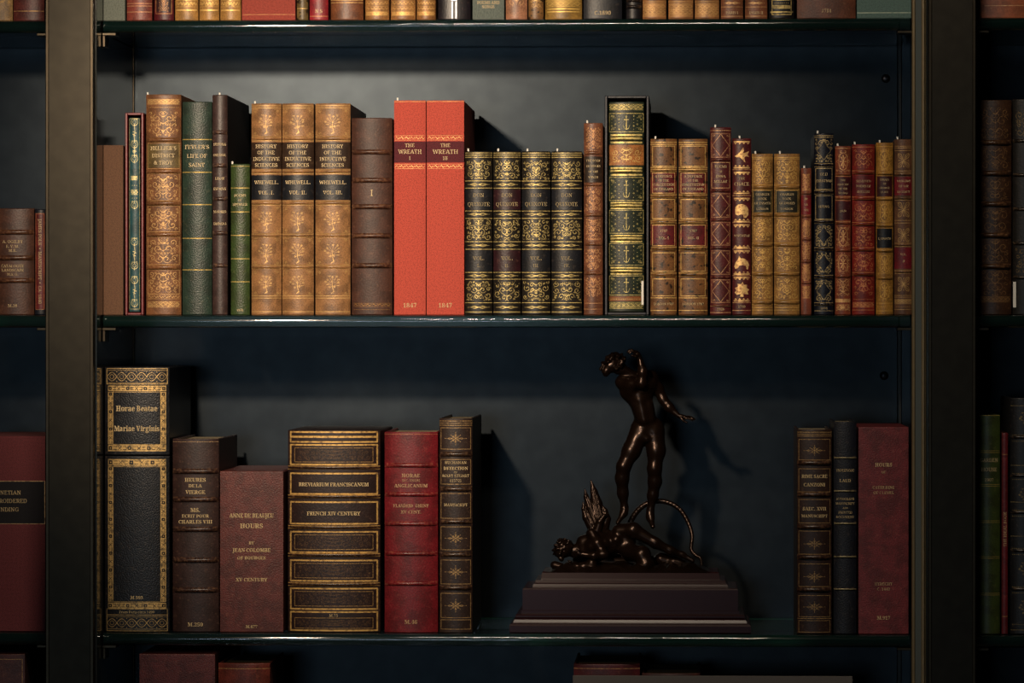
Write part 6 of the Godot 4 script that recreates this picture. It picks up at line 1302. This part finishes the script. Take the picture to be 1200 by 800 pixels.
# ------------------------------------------------------------------ bronze: smooth bodies meshed from joints
func flesh(s: Shape, bones: Array, cell: float, soft: float) -> void:
	var lo := Vector3(INF, INF, INF)
	var hi := -lo
	for b in bones:
		if b[2] > 0:
			var r := maxf(b[2], b[3]) + soft + cell * 3
			lo = lo.min(b[0] - Vector3.ONE * r).min(b[1] - Vector3.ONE * r)
			hi = hi.max(b[0] + Vector3.ONE * r).max(b[1] + Vector3.ONE * r)
	var nx := int((hi.x - lo.x) / cell) + 2
	var ny := int((hi.y - lo.y) / cell) + 2
	var nz := int((hi.z - lo.z) / cell) + 2
	var f := PackedFloat32Array()
	f.resize(nx * ny * nz)
	f.fill(1.0)
	for b in bones:
		var pa: Vector3 = b[0]
		var ab: Vector3 = b[1] - b[0]
		var ra: float = absf(b[2])
		var dr: float = absf(b[3]) - ra
		var cut: bool = b[2] < 0
		var g := maxf(ra, ra + dr) + soft + cell * 2
		var c0 := ((pa.min(b[1]) - Vector3.ONE * g - lo) / cell).floor().max(Vector3.ZERO)
		var c1 := ((pa.max(b[1]) + Vector3.ONE * g - lo) / cell).ceil().min(Vector3(nx - 1, ny - 1, nz - 1))
		var ll := maxf(ab.length_squared(), 1e-12)
		for z in range(int(c0.z), int(c1.z) + 1):
			for y in range(int(c0.y), int(c1.y) + 1):
				var at := (z * ny + y) * nx
				var p := lo + Vector3(0, y, z) * cell - pa
				for x in range(int(c0.x), int(c1.x) + 1):
					var q := Vector3(p.x + x * cell, p.y, p.z)
					var t := clampf(q.dot(ab) / ll, 0.0, 1.0)
					var d := (q - ab * t).length() - ra - dr * t
					var e := f[at + x]
					if cut:
						var k := soft * 0.4
						var hq := maxf(k - absf(e + d), 0.0) / k
						f[at + x] = maxf(e, -d) + hq * hq * k * 0.25
					else:
						var hq := maxf(soft - absf(e - d), 0.0) / soft
						f[at + x] = minf(e, d) - hq * hq * soft * 0.25
	var vert := PackedInt32Array()
	vert.resize(nx * ny * nz)
	vert.fill(-1)
	var near := cell * 1.9
	var live := PackedInt32Array()
	var o := [0, 1, nx, nx + 1, nx * ny, nx * ny + 1, nx * ny + nx, nx * ny + nx + 1]
	for z in nz - 1:
		for y in ny - 1:
			var at := (z * ny + y) * nx
			for x in nx - 1:
				var i := at + x
				if absf(f[i]) > near:
					continue
				var w := [f[i], f[i + o[1]], f[i + o[2]], f[i + o[3]], f[i + o[4]], f[i + o[5]], f[i + o[6]], f[i + o[7]]]
				var inside := 0
				for q in 8:
					if w[q] < 0:
						inside += 1
				if inside == 0 or inside == 8:
					continue
				var sum := Vector3.ZERO
				var n := 0
				for e in [[0, 1], [2, 3], [4, 5], [6, 7], [0, 2], [1, 3], [4, 6], [5, 7], [0, 4], [1, 5], [2, 6], [3, 7]]:
					var a: float = w[e[0]]
					var b: float = w[e[1]]
					if (a < 0) != (b < 0):
						var t := a / (a - b)
						var p0 := Vector3(e[0] & 1, (e[0] >> 1) & 1, e[0] >> 2)
						var p1 := Vector3(e[1] & 1, (e[1] >> 1) & 1, e[1] >> 2)
						sum += p0.lerp(p1, t)
						n += 1
				var grad := Vector3(w[1] + w[3] + w[5] + w[7] - w[0] - w[2] - w[4] - w[6], w[2] + w[3] + w[6] + w[7] - w[0] - w[1] - w[4] - w[5], w[4] + w[5] + w[6] + w[7] - w[0] - w[1] - w[2] - w[3])
				vert[i] = s.v.size()
				var p := lo + (Vector3(x, y, z) + sum / n) * cell
				s.v.append(p)
				s.n.append(grad.normalized())
				s.t.append(Vector2(p.x, p.y))
				live.append(i)
	var sx := 1
	var sy := nx
	var sz := nx * ny
	for i in live:
		for ax in [[sx, sy, sz], [sy, sz, sx], [sz, sx, sy]]:
			var a := f[i] < 0
			var j: int = i + ax[0]
			if a == (f[j] < 0):
				continue
			var q := [vert[i], vert[i - ax[1]], vert[i - ax[1] - ax[2]], vert[i - ax[2]]]
			if q.has(-1):
				continue
			if a:
				s.i.append_array([q[0], q[2], q[1], q[0], q[3], q[2]])
			else:
				s.i.append_array([q[0], q[1], q[2], q[0], q[2], q[3]])

func mm3(a: Array, at: int) -> Vector3:
	return Vector3(a[at], a[at + 1], a[at + 2]) * MM

func bones_of(table: Array) -> Array:      # rows of ax ay az bx by bz ra rb, in millimetres
	var out := []
	for r in table:
		out.append([mm3(r, 0), mm3(r, 3), r[6] * MM, r[7] * MM])
	return out

func moulding(profile: Array, w: float, d: float) -> ArrayMesh:   # [overhang, y] from the bottom up, round a rectangle
	var s := Shape.new()
	var rings := []
	for p in profile:
		var x: float = w / 2 + p[0]
		var z: float = d / 2 + p[0]
		rings.append([Vector3(-x, p[1], z), Vector3(x, p[1], z), Vector3(x, p[1], -z), Vector3(-x, p[1], -z)])
	for k in rings.size() - 1:
		for c in 4:
			var e := (c + 1) % 4
			s.quad(rings[k][c], rings[k + 1][c], rings[k + 1][e], rings[k][e])
	var t: Array = rings[-1]
	s.quad(t[0], t[3], t[2], t[1])
	var u: Array = rings[0]
	s.quad(u[0], u[1], u[2], u[3])
	return s.mesh()

func make_statuette() -> void:
	var o := thing("bronze_statuette", "dark bronze group of a standing nude above a fallen winged figure, on a stepped plinth", "statuette", Vector3(STATUE.x, STATUE.y, STATUE.z) * MM)
	var w: float = STATUE.w * MM
	var d := 0.125
	for k in STATUE.steps.size():
		var st: Dictionary = STATUE.steps[k]
		part(st.name, moulding(st.profile.map(func(p): return [p[0] * MM, p[1] * MM]), w, d), m.lacquer, o)
	# the rocky ground
	var s := Shape.new()
	var rough := noise(FastNoiseLite.TYPE_SIMPLEX_SMOOTH, 55.0, 3, 4)
	var rows := []
	var g: Dictionary = STATUE.ground
	for r in 15:
		var row := []
		for c in 41:
			var u := -1.0 + c / 20.0
			var v := -1.0 + r / 7.0
			var x: float = lerpf(g.x0, g.x1, c / 40.0) * MM
			var z := -v * 0.043
			var edge := clampf((1.0 - maxf(absf(u), absf(v))) * 4.0, 0.0, 1.0)
			row.append(Vector3(x, (g.y + edge * g.h * (0.55 + 0.75 * rough.get_noise_3d(x, 0.0, z))) * MM, z))
		rows.append(row)
	s.grid(rows, flat_uv)
	part("rocky_ground", s.mesh(), m.bronze, o)
	# the bodies
	rng.seed = 5
	s = Shape.new()
	flesh(s, bones_of(STATUE.standing), 0.0011, 0.0045)
	flesh(s, bones_of(STATUE.standing_head), 0.00062, 0.0016)
	for hand in STATUE.standing_hands:
		flesh(s, bones_of(hand), 0.00042, 0.0008)
	part("standing_figure", s.mesh(), m.bronze, o)
	s = Shape.new()
	flesh(s, bones_of(STATUE.fallen), 0.0011, 0.004)
	flesh(s, bones_of(STATUE.fallen_head), 0.00065, 0.0014)
	for hand in STATUE.fallen_hands:
		flesh(s, bones_of(hand), 0.00045, 0.0008)
	part("fallen_figure", s.mesh(), m.bronze, o)
	s = Shape.new()
	flesh(s, bones_of(STATUE.wing), 0.0006, 0.0011)
	part("wing", s.mesh(), m.bronze, o)
	s = Shape.new()
	var path := smooth_path(STATUE.tail.map(func(p): return mm3(p, 0)), 10)
	var radii := []
	for k in path.size():
		radii.append(lerpf(3.4, 1.6, float(k) / path.size()) * MM * (1.0 + 0.07 * sin(k * 2.2)))
	add_tube(s, path, radii, 12)
	part("serpent_tail", s.mesh(), m.bronze, o)

# ------------------------------------------------------------------ shelves and frame
func make_shelf(a: Array) -> void:          # [label, x0, x1, top y]
	var o := thing("glass_shelf", a[0], "shelf", Vector3((a[1] + a[2]) / 2, a[3], 0) * MM, "glass shelves of the bookcase")
	var t := SHELF.thick * MM
	var front: float = SHELF.front * MM
	var back: float = SHELF.back * MM
	var hx: float = (a[2] - a[1]) / 2 * MM
	var s := Shape.new()
	var section := [Vector2(back + 0.018, -t), Vector2(back + 0.0185, -t)]
	var n := 14
	for k in n + 1:                             # polished round nose
		var g := -PI / 2 + PI * k / n
		section.append(Vector2(front - t * 0.42 + cos(g) * t * 0.42, -t / 2 + sin(g) * t / 2))
	section.append(Vector2(back + 0.0185, 0))
	section.append(Vector2(back + 0.018, 0))
	var rows := []
	for p in section:
		rows.append([Vector3(-hx, p.y, p.x), Vector3(hx, p.y, p.x)])
	s.grid(rows.slice(1, 2 + n + 2), flat_uv)
	for k in rows.size():                       # end faces
		var p: Vector2 = section[k]
		var q: Vector2 = section[(k + 1) % section.size()]
		var mid := Vector2(back + 0.018, -t / 2)
		s.tri(Vector3(hx, mid.y, mid.x), Vector3(hx, p.y, p.x), Vector3(hx, q.y, q.x))
		s.tri(Vector3(-hx, mid.y, mid.x), Vector3(-hx, q.y, q.x), Vector3(-hx, p.y, p.x))
	part("pane", s.mesh(), m.shelf_glass, o)
	part("back_edge", box(Vector3(2 * hx, t, 0.018), 0.0008), m.edge_glass, o, Vector3(0, -t / 2, back - 0.0092 + 0.018))

func make_bookcase() -> void:
	var o := thing("bookcase", "dark bronzed steel bookcase frame with black metal back panels", "bookcase", Vector3(0, 0, 0))
	var front: float = FRAME.front * MM
	var back: float = SHELF.back * MM - 0.004
	for p in FRAME.posts:
		var x0: float = p[0] * MM
		var x1: float = p[1] * MM
		var post := part("post", box(Vector3(x1 - x0 - 0.0002, 2.35, front - 0.001 - back), 0.0012, Vector3((x0 + x1) / 2, 1.175, (front - 0.001 + back) / 2)), m.post, o)
		for e in [[x0, 1.0], [x1, -1.0]]:
			part("edge_trim", box(Vector3(0.0035, 2.35, 0.004), 0.0006), m.trim, post, Vector3(e[0] + e[1] * 0.0018, 1.175, front - 0.0012))
		for e in [[x0, -1.0], [x1, 1.0]]:
			var liner := part("side_liner", box(Vector3(0.002, 2.35, front - 0.012 - back), 0.0004), m.liner, post, Vector3(e[0] + e[1] * 0.001, 1.175, (front - 0.012 + back) / 2))
			liner.rotation.y = 0.0
			part("liner_edge", box(Vector3(0.003, 2.35, 0.007), 0.0005), m.trim, post, Vector3(e[0] + e[1] * 0.0015, 1.175, back + 0.0045))
	var channel := part("glass_channel", box(Vector3((FRAME.channel[1] - FRAME.channel[0]) * MM, 2.35, 0.006), 0.0008), m.channel, o, Vector3((FRAME.channel[0] + FRAME.channel[1]) / 2 * MM, 1.175, 0.023))
	for sx in [-1.0, 1.0]:
		part("edge_bar", box(Vector3(0.0034, 2.35, 0.008), 0.0008), m.brass, channel, Vector3(sx * ((FRAME.channel[1] - FRAME.channel[0]) / 2 - 1.5) * MM, 0, 0.0012))
	part("gap_shade_board", box(Vector3(2.0, 2.35, 0.006), 0.001), m.black, o, Vector3(-0.2, 1.175, back - 0.0075))  # black sheet added behind the panels to keep their gaps dark
	for p in FRAME.panels:
		part("back_panel", box(Vector3((p[1] - p[0]) * MM, 2.35, 0.004), 0.0008), m.panel, o, Vector3((p[0] + p[1]) / 2 * MM, 1.175, back - 0.002))
	for p in FRAME.screws:
		var s := Shape.new()
		var rows := []
		for k in 5:
			var g := PI / 2 * k / 4
			var row := []
			for a in 17:
				row.append(Vector3(cos(TAU * a / 16) * cos(g) * 0.005, sin(TAU * a / 16) * cos(g) * 0.005, sin(g) * 0.0025))
			rows.append(row)
		s.grid(rows, flat_uv)
		part("screw_head", s.mesh(), m.screw, o, Vector3(p[0] * MM, p[1] * MM, back))
	for p in FRAME.brackets:                    # x of the post side, side, top y
		var br := part("shelf_bracket", box(Vector3(p[3] * MM, 0.003, 0.03), 0.0005), m.trim, o, Vector3(p[0] * MM + p[1] * p[3] * MM / 2, p[2] * MM - 0.0015, -0.005))
		part("bracket_leg", box(Vector3(0.003, 0.012, 0.03), 0.0005), m.trim, br, Vector3(-p[1] * (p[3] / 2 - 1.5) * MM, -0.0075, 0))

func make_slip(a: Array) -> void:
	var o := part("paper_slip", box(Vector3(a[3], a[4], 0.25) * MM, 0.00004), m.sticker, self, Vector3(a[1], a[2], -6) * MM, Vector3(0, 0, a[5]))
	o.name = numbered("paper_slip")
	tag(o, a[0], "paper slip", "paper slips between the leaves")

func make_spotlight(label: String, at: Vector3, aim: Vector3, energy: float, angle: float, col: Color, size: float) -> void:
	var o := thing("track_spotlight", label, "spotlight", Vector3(at.x, 2.6, at.z), "ceiling spotlights")
	part("ceiling_plate", box(Vector3(0.09, 0.02, 0.09), 0.002), m.black, o, Vector3(0, -0.011, 0))
	var s := Shape.new()
	add_tube(s, [Vector3(0, -0.015, 0), Vector3(0, at.y - 2.6 + 0.1, 0)], [0.007, 0.007], 10)
	part("stem", s.mesh(), m.black, o)
	var dir := (aim - at).normalized()
	var here := Vector3(0, at.y - 2.6, 0)
	s = Shape.new()
	add_tube(s, [here - dir * 0.16, here - dir * 0.155, here - dir * 0.03, here - dir * 0.02], [0.03, 0.036, 0.042, 0.044], 20)
	part("lamp_head", s.mesh(), m.black, o)
	s = Shape.new()
	add_tube(s, [here - dir * 0.0199, here - dir * 0.014], [0.033, 0.031], 20)
	part("lamp_lens", s.mesh(), m.lamp, o)
	var l := SpotLight3D.new()
	l.name = "spot_beam"
	add_child(l, true)
	l.look_at_from_position(at, aim)
	l.light_energy = energy
	l.light_color = col
	l.light_size = size
	l.spot_angle = angle
	l.spot_angle_attenuation = 1.0
	l.spot_range = 9.0
	l.spot_attenuation = 2.0
	l.shadow_enabled = true

func make_strip_light(at: Vector3, aim: Vector3, size: Vector2, energy: float, col: Color) -> void:
	var o := thing("ceiling_strip_light", "slim linear ceiling light above the bookcase", "ceiling light", Vector3(at.x, 2.6, at.z))
	var l := AreaLight3D.new()
	l.name = "strip_glow"
	add_child(l, true)
	l.look_at_from_position(at, aim)
	l.area_size = size
	l.light_energy = energy
	l.light_color = col
	l.area_range = 9.0
	l.area_attenuation = 2.0
	l.shadow_enabled = true
	var back := (at - aim).normalized()
	var tilt := l.rotation
	var strip := mat(Color(0.9, 0.88, 0.84), 0.5)
	strip.emission_enabled = true
	strip.emission = col
	strip.emission_energy_multiplier = 2.0
	part("lamp_housing", box(Vector3(size.x + 0.02, size.y + 0.02, 0.03), 0.003), m.black, o, Vector3(0, at.y - 2.6, 0) + back * 0.022, tilt)
	part("lamp_diffuser", box(Vector3(size.x, size.y, 0.004), 0.001), strip, o, Vector3(0, at.y - 2.6, 0) + back * 0.004, tilt)
	for sx in [-1.0, 1.0]:
		part("mount", box(Vector3(0.02, 0.06, 0.02), 0.002), m.black, o, Vector3(sx * size.x * 0.4, -0.031, 0) + back * 0.02)

# ------------------------------------------------------------------ the scene
func _ready() -> void:
	var cam := Camera3D.new()
	cam.name = "camera"
	add_child(cam)
	cam.fov = CAM.fov
	cam.near = 0.05
	cam.far = 50.0
	cam.position = Vector3(0, EYE, CAM.z)
	cam.rotation = Vector3(CAM.pitch, CAM.yaw, 0)
	cam.current = true
	var we := WorldEnvironment.new()
	we.name = "surroundings"
	var env := Environment.new()
	env.background_mode = Environment.BG_COLOR
	env.background_color = Color(0.01, 0.01, 0.012)
	env.tonemap_mode = Environment.TONE_MAPPER_LINEAR
	env.tonemap_exposure = 1.0
	env.sdfgi_enabled = true
	env.ssao_enabled = true
	env.ssil_enabled = true
	we.environment = env
	add_child(we)

	font_serif = SystemFont.new()
	font_serif.font_names = PackedStringArray(["Droid Serif"])
	font_serif.font_weight = 400
	font_bold = SystemFont.new()
	font_bold.font_names = PackedStringArray(["Droid Serif"])
	font_bold.font_weight = 700
	noise_tex("hide", 0.03, Color(0.72, 0.72, 0.72), Color(1, 1, 1))
	noise_tex("worn", 0.05, Color(0.5, 0.48, 0.46), Color(1, 1, 1))
	noise_tex("steel", 0.02, Color(0.88, 0.88, 0.89), Color(1, 1, 1))
	noise_tex("plaster", 0.02, Color(0.86, 0.86, 0.86), Color(1, 1, 1))
	noise_tex("dusty", 0.06, Color(0.55, 0.5, 0.48), Color(1, 1, 1))
	m.black = mat(Color(0.03, 0.03, 0.03), 0.5)
	m.lamp = mat(Color(0.9, 0.88, 0.8), 0.4)
	m.lamp.emission_enabled = true
	m.lamp.emission = Color(1.0, 0.9, 0.74)
	m.lamp.emission_energy_multiplier = 6.0

	# the ceiling spotlight on the left of this bay, the linear ceiling light above it, and the pale window behind the camera
	make_spotlight("black ceiling spotlight aimed at the left half of the middle shelf", Vector3(-0.60, EYE + 0.50, 1.61), Vector3(-0.35, EYE + 0.12, 0.0), 3.2, 18.0, Color(1.0, 0.90, 0.78), 0.036)
	make_strip_light(Vector3(-0.16, 2.54, 1.5), Vector3(-0.16, EYE + 0.05, 0.0), Vector2(0.54, 0.05), 1.5, Color(1.0, 0.92, 0.82))
	var sky := AreaLight3D.new()
	sky.name = "window_daylight"
	add_child(sky)
	sky.area_size = Vector2(0.9, 0.6)
	sky.position = Vector3(-0.9, 1.45, 6.85)
	sky.light_energy = 1.3
	sky.light_color = Color(0.82, 0.93, 1.0)
	sky.area_range = 12.0
	sky.area_attenuation = 2.0
	sky.shadow_enabled = true

	# ---- setting
	m.floor = mat(Color("3a2a1e"), 0.55, 0.0, "plaster", 2.0)
	m.wall = mat(Color("4a4640"), 0.9, 0.0, "plaster", 1.0)
	struct("floor", box(Vector3(6.0, 0.1, 8.0), 0.002), m.floor, Vector3(0, -0.05, 3.3))
	struct("ceiling", box(Vector3(6.0, 0.1, 8.0), 0.002), m.wall, Vector3(0, 2.65, 3.3))
	struct("wall_back", box(Vector3(6.0, 2.6, 0.1), 0.002), m.wall, Vector3(0, 1.3, -0.62))
	struct("wall_left", box(Vector3(0.1, 2.6, 8.0), 0.002), m.wall, Vector3(-3.05, 1.3, 3.3))
	struct("wall_right", box(Vector3(0.1, 2.6, 8.0), 0.002), m.wall, Vector3(3.05, 1.3, 3.3))
	for p in [[Vector3(1.65, 2.6, 0.1), Vector3(-2.175, 1.3, 7.0)], [Vector3(3.45, 2.6, 0.1), Vector3(1.275, 1.3, 7.0)], [Vector3(0.9, 1.15, 0.1), Vector3(-0.9, 0.575, 7.0)], [Vector3(0.9, 0.85, 0.1), Vector3(-0.9, 2.175, 7.0)]]:
		struct(numbered("wall_front"), box(p[0], 0.001), m.wall, p[1])
	var dim := mat(Color(0.8, 0.85, 0.9), 0.9)
	dim.emission_enabled = true
	dim.emission = Color(0.82, 0.93, 1.0)
	dim.emission_energy_multiplier = 0.5
	struct("window_1", box(Vector3(0.9, 0.6, 0.02), 0.001), dim, Vector3(-0.9, 1.45, 6.98))

	# ---- the bookcase and its shelves
	m.post = mat(Color("2a2721"), 0.4, 0.95, "steel", 5.0)
	m.trim = mat(Color("3a3328"), 0.32, 0.9, "steel", 9.0)
	m.liner = mat(Color("3a3c3a"), 0.12, 0.75)
	m.panel = mat(Color("252a2e"), 0.34, 0.95, "steel", 3.0)
	m.screw = mat(Color("30333a"), 0.3, 0.8)
	m.shelf_glass = mat(Color(0.06, 0.13, 0.12), 0.06)
	m.shelf_glass.transparency = BaseMaterial3D.TRANSPARENCY_ALPHA
	m.shelf_glass.albedo_color.a = 0.55
	m.edge_glass = mat(Color(0.10, 0.30, 0.25), 0.15)
	m.channel = mat(Color("474c4a"), 0.16)
	m.brass = mat(Color("6a5a3c"), 0.4, 0.3, "steel", 9.0)
	make_bookcase()
	for a in SHELVES:
		make_shelf(a)

	# ---- the books
	m.paper = mat(Color("b8a988"), 0.9, 0.0, "worn", 40.0)
	m.headband = mat(Color("8a7a58"), 0.8)
	m.sticker = mat(Color("cfccc4"), 0.85)
	m.silver = mat(Color("8c9098"), 0.35, 0.6)
	measure_capitals()
	tool_spines()
	for k in BOOKS.size():
		make_book(k)
	for a in SLIPCASES:
		make_slipcase(a)
	for a in SLIPS:
		make_slip(a)

	# ---- the bronze
	m.bronze = mat(Color("33241b"), 0.27, 0.75, "dusty", 30.0)
	m.lacquer = mat(Color("2c1316"), 0.27, 0.0, "dusty", 45.0)
	m.lacquer.metallic_specular = 0.33
	make_statuette()
	var card := thing("label_holder", "pale grey caption card at the bottom edge, in front of the lower books", "card", Vector3(CARD.x, CARD.y, CARD.z) * MM)
	part("card", box(Vector3(CARD.w, CARD.h, 3.0) * MM, 0.0006), mat(Color("4c4846"), 0.8), card, Vector3(0, CARD.h * MM / 2, 0))
	part("foot", box(Vector3(CARD.w * 0.9, 4.0, 12.0) * MM, 0.0006), m.black, card, Vector3(0, 0.0022, -0.0046))
